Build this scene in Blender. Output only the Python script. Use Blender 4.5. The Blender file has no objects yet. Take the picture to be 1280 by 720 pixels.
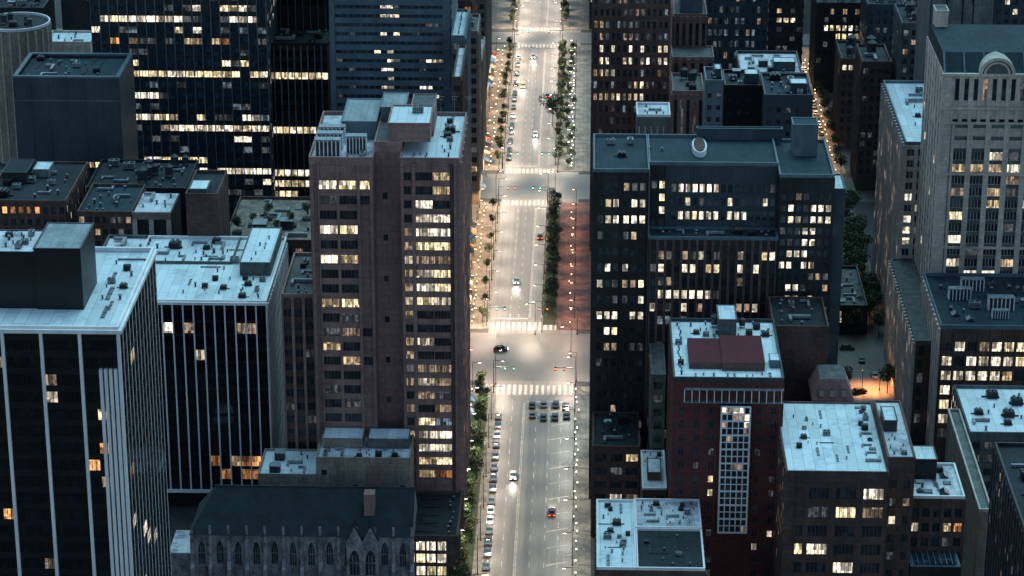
import bpy, math, random
import numpy as np
from mathutils import Vector
S = bpy.context.scene
COL = S.collection
RND = random.Random(7)
HAZE = 0

# ------------------------------------------------------------------ camera
F = 3300.0; CH = 300.0; PITCH = math.radians(21.0); YAW = math.radians(1.62)
fw = Vector((-math.sin(YAW)*math.cos(PITCH), math.cos(YAW)*math.cos(PITCH), -math.sin(PITCH)))
rt = Vector((math.cos(YAW), math.sin(YAW), 0)); up = rt.cross(fw)
CAM = Vector((0, 0, CH))
cd = bpy.data.cameras.new('camera'); cam = bpy.data.objects.new('camera', cd); COL.objects.link(cam)
cam.location = CAM
cam.rotation_euler = (math.radians(90)-PITCH, 0, YAW)
cd.sensor_width = 36; cd.lens = F/1280*36; cd.clip_start = 1; cd.clip_end = 9000
S.camera = cam

def ray(px, py): return fw + rt*((px-640)/F) + up*((360-py)/F)
def atY(px, py, Y):
    r = ray(px, py); t = Y/r.y; return CAM + r*t
def atZ(px, py, Z):
    r = ray(px, py); t = (Z-CH)/r.z; return CAM + r*t
def proj(P):
    d = Vector(P)-CAM; z = d.dot(fw); return (640+F*d.dot(rt)/z, 360-F*d.dot(up)/z)

def al(Y, ya, yb, n, wh, z1, tmin=.6):
    """storey height and top band that put window rows at the measured heights"""
    za, zb = atY(640, ya, Y).z, atY(640, yb, Y).z; fh = (za-zb)/n
    top = (z1-(za+wh/2)) % fh
    while top < tmin: top += fh
    return dict(fh=fh, top=top, wh=wh)
# ------------------------------------------------------------------ materials
MATS = {}
def new_mat(name):
    m = bpy.data.materials.new(name); m.use_nodes = True
    return m, m.node_tree, m.node_tree.nodes['Principled BSDF']
def mat(name, c, c2=None, rough=.8, scale=.12, fine=1.5, spec=.3, metal=0, lo=.35, hi=.65, streak=0, bump=0, joint=None):
    """two-tone weathered surface in world metres"""
    if name in MATS: return MATS[name]
    m, nt, bs = new_mat(name)
    N = nt.nodes.new; L = nt.links.new
    c2 = c2 or tuple(x*.62 for x in c)
    geo = N('ShaderNodeNewGeometry')
    mp = N('ShaderNodeMapping'); mp.inputs['Scale'].default_value = (1, 1, 1-.85*streak)
    L(geo.outputs['Position'], mp.inputs['Vector'])
    n1 = N('ShaderNodeTexNoise'); n1.inputs['Scale'].default_value = scale; n1.inputs['Detail'].default_value = 6; n1.inputs['Roughness'].default_value = .65
    n2 = N('ShaderNodeTexNoise'); n2.inputs['Scale'].default_value = fine; n2.inputs['Detail'].default_value = 4
    L(mp.outputs['Vector'], n1.inputs['Vector']); L(mp.outputs['Vector'], n2.inputs['Vector'])
    ad = N('ShaderNodeMath'); ad.operation = 'MULTIPLY_ADD'; ad.inputs[1].default_value = .45
    L(n2.outputs['Fac'], ad.inputs[0]); 
    sb = N('ShaderNodeMath'); sb.operation = 'SUBTRACT'; sb.inputs[1].default_value = .225
    L(n1.outputs['Fac'], sb.inputs[0]); L(sb.outputs[0], ad.inputs[2])
    rp = N('ShaderNodeMapRange'); rp.inputs['From Min'].default_value = lo; rp.inputs['From Max'].default_value = hi
    L(ad.outputs[0], rp.inputs['Value'])
    mx = N('ShaderNodeMix'); mx.data_type = 'RGBA'
    mx.inputs[6].default_value = (*c2, 1); mx.inputs[7].default_value = (*c, 1)
    L(rp.outputs['Result'], mx.inputs[0]); col = mx.outputs[2]
    if joint:
        jw, jh, wall, dk = joint
        sx = N('ShaderNodeSeparateXYZ'); L(geo.outputs['Position'], sx.inputs[0]); cb = N('ShaderNodeCombineXYZ')
        if wall:
            a_ = N('ShaderNodeMath'); a_.operation = 'ADD'; L(sx.outputs[0], a_.inputs[0]); L(sx.outputs[1], a_.inputs[1])
            L(a_.outputs[0], cb.inputs[0]); L(sx.outputs[2], cb.inputs[1])
        else: L(sx.outputs[1], cb.inputs[0]); L(sx.outputs[0], cb.inputs[1])
        bt = N('ShaderNodeTexBrick'); bt.inputs['Scale'].default_value = 1; bt.inputs['Brick Width'].default_value = jw; bt.inputs['Row Height'].default_value = jh
        bt.inputs['Mortar Size'].default_value = .07; bt.inputs['Mortar Smooth'].default_value = .3
        bt.inputs['Color1'].default_value = (1, 1, 1, 1); bt.inputs['Color2'].default_value = (.78, .78, .78, 1); bt.inputs['Mortar'].default_value = (dk, dk, dk, 1)
        L(cb.outputs[0], bt.inputs['Vector'])
        mj = N('ShaderNodeMix'); mj.data_type = 'RGBA'; mj.blend_type = 'MULTIPLY'; mj.inputs[0].default_value = 1
        L(col, mj.inputs[6]); L(bt.outputs['Color'], mj.inputs[7]); col = mj.outputs[2]
    L(col, bs.inputs['Base Color'])
    bs.inputs['Roughness'].default_value = rough; bs.inputs['Specular IOR Level'].default_value = spec; bs.inputs['Metallic'].default_value = metal
    if bump:
        bp = N('ShaderNodeBump'); bp.inputs['Strength'].default_value = bump; bp.inputs['Distance'].default_value = .1
        L(n2.outputs['Fac'], bp.inputs['Height']); L(bp.outputs['Normal'], bs.inputs['Normal'])
    MATS[name] = m; return m
def pane_noise(nt, sx, sz):
    N = nt.nodes.new; L = nt.links.new
    geo = N('ShaderNodeNewGeometry')
    sn = N('ShaderNodeVectorMath'); sn.operation = 'SNAP'; sn.inputs[1].default_value = (sx, sx, sz)
    L(geo.outputs['Position'], sn.inputs[0])
    wn = N('ShaderNodeTexWhiteNoise'); wn.noise_dimensions = '3D'; L(sn.outputs[0], wn.inputs['Vector'])
    return wn, geo
def glass(name, c=(.012, .018, .026), c2=(.05, .06, .07), rough=.12):
    if name in MATS: return MATS[name]
    m, nt, bs = new_mat(name); N = nt.nodes.new; L = nt.links.new
    wn, geo = pane_noise(nt, 1.1, 1.7)
    pw = N('ShaderNodeMath'); pw.operation = 'POWER'; pw.inputs[1].default_value = 3
    L(wn.outputs['Value'], pw.inputs[0])
    mx = N('ShaderNodeMix'); mx.data_type = 'RGBA'; mx.inputs[6].default_value = (*c, 1); mx.inputs[7].default_value = (*c2, 1)
    L(pw.outputs[0], mx.inputs[0]); L(mx.outputs[2], bs.inputs['Base Color'])
    bs.inputs['Roughness'].default_value = rough; bs.inputs['Specular IOR Level'].default_value = .6
    MATS[name] = m; return m
def lit(name, c, s, sx=.8, lo=.2, dark=.2):
    if name in MATS: return MATS[name]
    m, nt, bs = new_mat(name); N = nt.nodes.new; L = nt.links.new
    wn, geo = pane_noise(nt, sx, 2.6)
    n, _g = pane_noise(nt, .45, .8)
    r1 = N('ShaderNodeMapRange'); r1.inputs['From Min'].default_value = dark; r1.inputs['From Max'].default_value = .9; r1.inputs['To Min'].default_value = lo; r1.inputs['To Max'].default_value = 1.25
    L(wn.outputs['Value'], r1.inputs['Value'])
    r2 = N('ShaderNodeMapRange'); r2.inputs['From Min'].default_value = .15; r2.inputs['From Max'].default_value = .7; r2.inputs['To Min'].default_value = .42; r2.inputs['To Max'].default_value = 1.1
    L(n.outputs['Value'], r2.inputs['Value'])
    mu = N('ShaderNodeMath'); mu.operation = 'MULTIPLY'; L(r1.outputs[0], mu.inputs[0]); L(r2.outputs[0], mu.inputs[1])
    m2 = N('ShaderNodeMath'); m2.operation = 'MULTIPLY'; m2.inputs[1].default_value = s; L(mu.outputs[0], m2.inputs[0])
    bs.inputs['Base Color'].default_value = (.03, .03, .03, 1); bs.inputs['Roughness'].default_value = .2
    bs.inputs['Emission Color'].default_value = (*c, 1); L(m2.outputs[0], bs.inputs['Emission Strength'])
    m.cycles.emission_sampling = 'NONE'
    MATS[name] = m; return m
def emit(name, c, s, sample=False):
    if name in MATS: return MATS[name]
    m, nt, bs = new_mat(name)
    bs.inputs['Base Color'].default_value = (*c, 1); bs.inputs['Emission Color'].default_value = (*c, 1); bs.inputs['Emission Strength'].default_value = s
    if not sample: m.cycles.emission_sampling = 'NONE'
    MATS[name] = m; return m

M = dict(
 brown=mat('brown_stone', (.36, .225, .20), (.24, .148, .138), streak=.8, bump=.2, joint=(2.6, 1.7, True, .6)),
 dbrown=mat('dark_brown_brick', (.15, .093, .08), (.075, .048, .043), streak=.5, bump=.2, joint=(2.2, 1.2, True, .6)),
 brick=mat('red_brick', (.14, .046, .042), (.08, .03, .028), streak=.4, bump=.3, joint=(1.6, .7, True, .55)),
 redroof=mat('red_membrane', (.085, .006, .010), (.055, .004, .007), scale=.2),
 slate=mat('slate_metal', (.13, .185, .215), (.085, .125, .15), rough=.5, streak=.7, joint=(2.4, 3.4, True, .7)),
 navy=mat('navy_panel', (.05, .078, .095), (.035, .055, .07), rough=.5, streak=.8, joint=(3.2, 3.6, True, .6)),
 ddark=mat('dark_granite', (.030, .036, .042), (.016, .018, .022), rough=.5, streak=.6, joint=(1.8, 1.8, True, .5)),
 black=mat('black_metal', (.012, .013, .016), (.007, .008, .01), rough=.4),
 beige=mat('beige_limestone', (.36, .31, .26), (.2, .17, .145), streak=.8, bump=.2, joint=(2.2, 1.1, True, .65)),
 grey=mat('grey_limestone', (.68, .59, .51), (.42, .37, .33), streak=.85, bump=.2, joint=(2.0, 1.2, True, .7)),
 conc=mat('aged_concrete', (.15, .17, .165), (.07, .085, .085), scale=.2, streak=.8, bump=.3, joint=(4.0, 2.4, True, .6)),
 lroof=mat('light_grey_roof', (.3, .36, .37), (.2, .25, .26), scale=.15, fine=1.5, joint=(6, 1.5, False, .7)),
 fin=mat('pale_aluminium', (.82, .82, .82), (.62, .63, .64), rough=.5, streak=.9),
 tealroof=mat('teal_roof_felt', (.014, .045, .062), (.007, .022, .032), scale=.1, fine=.8, streak=0, joint=(9, 1.6, False, .55)),
 darkroof=mat('dark_roof_felt', (.018, .032, .04), (.007, .012, .016), scale=.15, fine=1.2, joint=(8, 1.4, False, .55)),
 snow=mat('pale_roof_membrane', (.66, .76, .79), (.38, .47, .51), scale=.09, fine=.7, lo=.24, hi=.48, bump=.2, joint=(11, 2.4, False, .55)),
 snowd=mat('patchy_pale_roof', (.62, .66, .70), (.14, .17, .19), scale=.14, fine=3.5, lo=.33, hi=.52, joint=(9, 2.2, False, .7)),
 gravel=mat('roof_gravel', (.12, .13, .13), (.05, .06, .065), scale=.5, fine=3),
 tan=mat('tan_terrace', (.22, .19, .15), (.09, .08, .07), scale=.3, fine=1.2),
 stone=mat('church_stone', (.36, .34, .35), (.11, .11, .125), scale=.5, fine=2.5, bump=.4, streak=.4),
 slateroof=mat('church_slate', (.016, .030, .036), (.007, .016, .02), scale=.3, fine=2, bump=.3),
 metal=mat('galvanised_metal', (.3, .33, .35), (.15, .17, .19), rough=.45, metal=.3, scale=.8),
 dmetal=mat('dark_duct_metal', (.045, .055, .065), (.02, .025, .03), rough=.5, scale=.8),
 white=mat('white_trim', (.8, .8, .8), (.65, .66, .67), scale=.5),
 asphalt=mat('asphalt', (.105, .102, .095), (.07, .068, .064), scale=.06, fine=.9, rough=.55, spec=.5, lo=.3, hi=.7, bump=.2),
 cityground=mat('city_ground', (.05, .05, .05), (.02, .022, .024), scale=.05, fine=.6),
 pave=mat('pavement_slabs', (.20, .185, .165), (.09, .083, .075), scale=.25, fine=1.4, bump=.3, joint=(2.4, 1.6, False, .6)),
 redpave=mat('red_brick_paving', (.15, .088, .074), (.06, .035, .03), scale=.3, fine=1.6, bump=.3, joint=(3, 3, False, .5)),
 paint=mat('road_paint', (.42, .40, .36), (.17, .16, .145), scale=.5, fine=2.5, lo=.3, hi=.6),
 soil=mat('planter_soil', (.035, .05, .022), (.018, .022, .014), scale=.6, fine=3),
 bark=mat('bark', (.07, .05, .035), (.04, .03, .02), scale=2, fine=8),
 rubber=mat('tyre_rubber', (.015, .015, .015), (.01, .01, .01)),
 glass=glass('window_glass'), glassb=glass('blue_window_glass', (.012, .026, .04), (.05, .085, .11), .08),
 glassk=glass('black_window_glass', (.003, .0035, .005), (.011, .012, .015), .06),
 litw=lit('lit_white', (1, .88, .68), 1.7), lity=lit('lit_yellow', (1, .82, .48), 1.5), lito=lit('lit_orange', (1, .46, .17), 1.1),
 litw2=lit('lit_soft_white', (1, .86, .66), .8), lity2=lit('lit_soft_yellow', (1, .74, .42), .7), lito2=lit('lit_soft_orange', (1, .4, .14), .35), litf=lit('lit_faint', (.75, .8, .85), .1, dark=.3),
 litd=lit('lit_dim', (1, .72, .5), .34), litc=lit('lit_cool', (.62, .82, 1), .22, dark=.4),
 lith=lit('lit_hall', (1, .84, .58), 1.3, sx=1.2, lo=.5), litr=lit('lit_red', (1, .2, .1), .8),
)
def leafmat(name, c, c2):
    m = mat(name, c, c2, rough=.6, scale=.5, fine=3, lo=.38, hi=.62); return m
M['leaf'] = leafmat('street_leaves', (.05, .07, .022), (.02, .035, .013))
M['leafd'] = leafmat('dark_leaves', (.045, .07, .03), (.02, .035, .018))

# ------------------------------------------------------------------ mesh building
class MB:
    def __init__(s): s.v = []; s.f = []; s.m = []; s.ms = []
    def mi(s, m):
        if m not in s.ms: s.ms.append(m)
        return s.ms.index(m)
    def quad(s, pts, m):
        i = len(s.v); s.v += [tuple(p) for p in pts]; s.f.append(tuple(range(i, i+len(pts)))); s.m.append(s.mi(m)); return s
    def box(s, x0, x1, y0, y1, z0, z1, m, top=None, taper=0):
        if x0 > x1: x0, x1 = x1, x0
        if y0 > y1: y0, y1 = y1, y0
        i = len(s.v); t = taper
        s.v += [(x0, y0, z0), (x1, y0, z0), (x1, y1, z0), (x0, y1, z0), (x0+t, y0+t, z1), (x1-t, y0+t, z1), (x1-t, y1-t, z1), (x0+t, y1-t, z1)]
        k = s.mi(m); kt = s.mi(top) if top else k
        for q, a in (((0, 3, 2, 1), k), ((4, 5, 6, 7), kt), ((0, 1, 5, 4), k), ((1, 2, 6, 5), k), ((2, 3, 7, 6), k), ((3, 0, 4, 7), k)):
            s.f.append(tuple(i+j for j in q)); s.m.append(a)
        return s
    def cyl(s, x, y, z0, z1, r, m, n=12, r2=None, axis='z'):
        r2 = r if r2 is None else r2; i = len(s.v); k = s.mi(m)
        for (z, rr) in ((z0, r), (z1, r2)):
            for j in range(n):
                a = 2*math.pi*j/n; c, d = math.cos(a)*rr, math.sin(a)*rr
                s.v.append((x+c, y+d, z) if axis == 'z' else ((z, x+c, y+d) if axis == 'x' else (x+c, z, y+d)))
        for j in range(n):
            s.f.append((i+j, i+(j+1) % n, i+n+(j+1) % n, i+n+j)); s.m.append(k)
        s.f.append(tuple(range(i+n-1, i-1, -1))); s.m.append(k)
        s.f.append(tuple(range(i+n, i+2*n))); s.m.append(k)
        return s
    def prism(s, pts, a0, a1, m, axis='y'):
        """pts 2D outline; extruded along axis"""
        i = len(s.v); n = len(pts); k = s.mi(m)
        for a in (a0, a1):
            for p, q in pts:
                s.v.append((p, a, q) if axis == 'y' else ((a, p, q) if axis == 'x' else (p, q, a)))
        for j in range(n):
            s.f.append((i+j, i+(j+1) % n, i+n+(j+1) % n, i+n+j)); s.m.append(k)
        s.f.append(tuple(range(i+n-1, i-1, -1))); s.m.append(k); s.f.append(tuple(range(i+n, i+2*n))); s.m.append(k)
        return s
    def mesh(s, name):
        me = bpy.data.meshes.new(name); me.from_pydata(s.v, [], s.f)
        for m in s.ms: me.materials.append(m)
        me.polygons.foreach_set('material_index', s.m); me.update()
        return me
    def build(s, name, parent=None, loc=None):
        o = bpy.data.objects.new(name, s.mesh(name)); COL.objects.link(o)
        if parent:
            o.parent = parent
            o.location = -parent.location if loc is None else loc
        elif loc is not None: o.location = loc
        return o
def tag(o, label=None, cat=None, group=None, kind=None):
    if label: o['label'] = label
    if cat: o['category'] = cat
    if group: o['group'] = group
    if kind: o['kind'] = kind
    return o
def empty(name, loc, label, cat, group=None):
    o = bpy.data.objects.new(name, None); COL.objects.link(o); o.location = loc; o.empty_display_size = .5
    return tag(o, label, cat, group)
def inst(name, me, parent, loc, rz=0, sc=(1, 1, 1)):
    """loc in world metres; parents here are never rotated when this is used"""
    o = bpy.data.objects.new(name, me); COL.objects.link(o)
    if parent: o.parent = parent; loc = Vector(loc)-parent.location
    o.location = loc; o.rotation_euler = (0, 0, rz); o.scale = sc
    return o
def copy_tree(o, parent=None):
    c = o.copy(); COL.objects.link(c); c.parent = parent
    for ch in list(o.children): copy_tree(ch, c)
    return c

# ------------------------------------------------------------------ rooftop equipment meshes
def mk_units():
    U = {}
    b = MB(); b.box(-1.5, 1.5, -1, 1, .35, 1.9, M['metal']); b.box(-1.35, -1.2, -.9, .9, 0, .35, M['dmetal']); b.box(1.2, 1.35, -.9, .9, 0, .35, M['dmetal'])
    b.cyl(-.7, 0, 1.9, 2.15, .6, M['dmetal'], 14); b.cyl(.75, 0, 1.9, 2.15, .6, M['dmetal'], 14)
    for k in range(5): b.box(-1.3+k*.55, -1.0+k*.55, -1.04, -1, .6, 1.6, M['dmetal'])
    U['air_conditioner'] = b.mesh('air_conditioner')
    b = MB(); b.cyl(0, 0, 0, 1.1, .28, M['dmetal'], 10); b.cyl(0, 0, 1.1, 1.35, .5, M['metal'], 10, .3)
    U['vent'] = b.mesh('vent')
    b = MB(); b.box(-1.4, 1.4, -1.2, 1.2, .2, 1.5, M['black']); b.box(-.9, -.2, -1.25, 1.25, 1.5, 1.9, M['dmetal']); b.box(.3, .9, -1.25, 1.25, 1.5, 1.9, M['dmetal']); b.box(1.4, 2.6, -.15, .15, .1, .35, M['black']); b.box(-1.8, -1.4, -.15, .8, .1, .35, M['black'])
    U['condenser'] = b.mesh('condenser')
    b = MB(); b.box(-3, 3, -.45, .45, .3, 1.1, M['metal']); b.box(2.2, 3, .45, 3, .3, 1.1, M['metal'])
    for x in (-2.6, 0, 2.6): b.box(x-.1, x+.1, -.4, .4, 0, .3, M['dmetal'])
    U['duct'] = b.mesh('duct')
    b = MB(); b.box(-1.1, 1.1, -1.3, 1.3, 0, .35, M['dmetal']); b.prism([(-1.0, .35), (1.0, .35), (0, .95)], -1.2, 1.2, M['glassb'])
    U['skylight'] = b.mesh('skylight')
    b = MB(); b.box(-1.9, 1.9, -1.6, 1.6, 0, 2.6, M['dmetal'], M['darkroof']); b.box(-.5, .5, -1.66, -1.6, 0, 2.1, M['metal']); b.box(-2.05, 2.05, -1.75, 1.75, 2.6, 2.8, M['metal'])
    U['stair_head'] = b.mesh('stair_head')
    b = MB(); b.cyl(0, 0, 1.2, 4.2, 1.5, M['dmetal'], 16); b.cyl(0, 0, 4.2, 5.2, 1.6, M['dmetal'], 16, .1)
    for x, y in ((-1, -1), (1, -1), (1, 1), (-1, 1)): b.box(x-.1, x+.1, y-.1, y+.1, 0, 1.2, M['dmetal'])
    U['water_tank'] = b.mesh('water_tank')
    b = MB()
    for k in range(7): b.box(-3+k*1.0, -2.75+k*1.0, -1.2, 1.2, 0, 3.2, M['white'])
    b.box(-3.1, 3.3, -1.25, 1.25, 3.2, 3.4, M['metal']); b.box(-2.9, 3.1, -1.0, 1.0, .1, 2.6, M['dmetal'])
    U['cooling_tower'] = b.mesh('cooling_tower')
    b = MB()
    for x in (0, .35, .75): b.box(x, x+.14, -4, 4, .25, .4, M['dmetal'])
    for y in (-3.5, 0, 3.5): b.box(-.1, 1.0, y-.08, y+.08, 0, .25, M['metal'])
    U['pipe_run'] = b.mesh('pipe_run')
    b = MB(); b.cyl(0, 0, 0, 7, .07, M['metal'], 6, .03); b.box(-.9, .9, -.04, .04, 5.4, 5.5, M['metal']); b.box(-.6, .6, -.04, .04, 4.7, 4.8, M['metal'])
    U['antenna'] = b.mesh('antenna')
    return U
UNITS = mk_units()

# ------------------------------------------------------------------ buildings
BOXES = []          # solid volumes for the sight test
BLDS = []
class Building:
    def __init__(s, name, label, x, y, cat='building', group=None):
        s.root = empty(name, (x, y, 0), label, cat, group); s.w = MB(); s.wins = []; s.rng = random.Random(len(BLDS)*13+5); s.dark = M['glass']; s.p = .05; s.pk = 'd'; s.frame = M['dmetal']
        BLDS.append(s)
    def vol(s, x0, x1, y0, y1, z0, z1, m, roof=None, par=1.0, parm=None, rim=.35):
        """solid block with a parapet and a roof deck"""
        s.w.box(x0, x1, y0, y1, z0, z1, m); BOXES.append((x0, x1, y0, y1, z0, z1))
        if roof:
            MB().box(x0+rim, x1-rim, y0+rim, y1-rim, z1, z1+.12, roof).build('roof', s.root)
        if par:
            pm = parm or m; P = MB(); e = .06
            P.box(x0-e, x1+e, y0-e, y0+rim, z1+.002, z1+par, pm); P.box(x0-e, x1+e, y1-rim, y1+e, z1+.002, z1+par, pm)
            P.box(x0-e, x0+rim, y0+rim, y1-rim, z1+.002, z1+par, pm); P.box(x1-rim, x1+e, y0+rim, y1-rim, z1+.002, z1+par, pm)
            P.build('parapet', s.root)
    def facade(s, side, x0, x1, y0, y1, z0, z1, fh=3.6, bay=3.2, ww=2.2, wh=2.0, m=None, dp=.35, ds=.15, top=1.6, base=4, mull=2, pm=None, nb=None, skip=None):
        m = m or M['brown']; pm = pm or m
        if side == 'f': o = Vector((x0, y0, 0)); u = Vector((1, 0, 0)); n = Vector((0, -1, 0)); W = x1-x0
        elif side == 'r': o = Vector((x1, y0, 0)); u = Vector((0, 1, 0)); n = Vector((1, 0, 0)); W = y1-y0
        else: o = Vector((x0, y1, 0)); u = Vector((0, -1, 0)); n = Vector((-1, 0, 0)); W = y1-y0
        nb = nb or max(1, round(W/bay)); bw = W/nb; ww = min(ww, bw-.15) if ww < 50 else bw-.15
        def bx(a0, a1, d0, d1, c0, c1, mm):
            p = o+u*a0+n*d0; q = o+u*a1+n*d1
            s.w.box(p.x, q.x, p.y, q.y, c0, c1, mm)
        nf = int((z1-z0-top-base)/fh)+0
        for i in range(nb+1):
            c = i*bw; hw = (bw-ww)/2
            a0 = max(0, c-hw); a1 = min(W, c+hw)
            if i == 0: a0 = 0
            if dp: bx(a0, a1, 0, dp, z0, z1-.05, pm)
        for k in range(nf):
            zt = z1-top-k*fh
            zb = zt-wh
            if ds and fh-wh > .05: bx(.01, W-.01, 0, ds, zb-(fh-wh), zb, m)
            for i in range(nb):
                if skip and skip(i, k): continue
                c = o+u*((i+.5)*bw)+n*.03
                s.wins.append(((c.x, c.y, zb), side, ww, wh, mull, s.dark, s.p, s.pk, s.frame))
        if ds: bx(.01, W-.01, 0, ds, z1-top, z1-.06, m)
        # shopfront level
        return nf
    def clutter(s, x0, x1, y0, y1, z, kinds, n, seed=1, scmin=.6, scmax=1.15):
        r = random.Random(seed); placed = []; n = int(n*2.1)
        for _ in range(n*8):
            if len(placed) >= n: break
            k = r.choice(kinds)
            if k == 'air_conditioner' and r.random() < .6: k = 'condenser'
            sc = r.uniform(scmin, scmax)
            rad = {'duct': 3.2, 'cooling_tower': 3.3, 'pipe_run': 2, 'stair_head': 2.4, 'air_conditioner': 1.9, 'condenser': 2.2, 'water_tank': 1.8}.get(k, 1.2)*sc
            if x1-x0 < 2*rad+.4 or y1-y0 < 2*rad+.4: continue
            x = r.uniform(x0+rad+.2, x1-rad-.2); y = r.uniform(y0+rad+.2, y1-rad-.2)
            if any(abs(x-a) < rad+c and abs(y-b) < rad+c for a, b, c in placed): continue
            placed.append((x, y, rad))
            inst(k, UNITS[k], s.root, (x, y, z+.12), r.choice((0, math.pi/2, math.pi)), (sc, sc, sc))
    def penthouse(s, x0, x1, y0, y1, z0, z1, m, roof, par=.4, name='penthouse', louv=None):
        b = MB(); b.box(x0, x1, y0, y1, z0+.13, z1, m); BOXES.append((x0, x1, y0, y1, z0, z1))
        if par:
            b.box(x0-.15, x1+.15, y0-.15, y0+.2, z1, z1+par, m); b.box(x0-.15, x1+.15, y1-.2, y1+.15, z1, z1+par, m)
            b.box(x0-.15, x0+.2, y0+.2, y1-.2, z1, z1+par, m); b.box(x1-.2, x1+.15, y0+.2, y1-.2, z1, z1+par, m)
        if louv:
            k = x0+.6
            while k < x1-1: b.box(k, k+.25, y0-.12, y0, z0+.5, z1-.4, louv); k += 1.0
        o = b.build(name, s.root)
        rf = MB().box(x0+.2, x1-.2, y0+.2, y1-.2, z1+.001, z1+.1, roof).build('roof', None)
        rf.parent = o; rf.location = (0, 0, 0)
        return o
    def done(s):
        s.w.build('wall', s.root)

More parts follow.
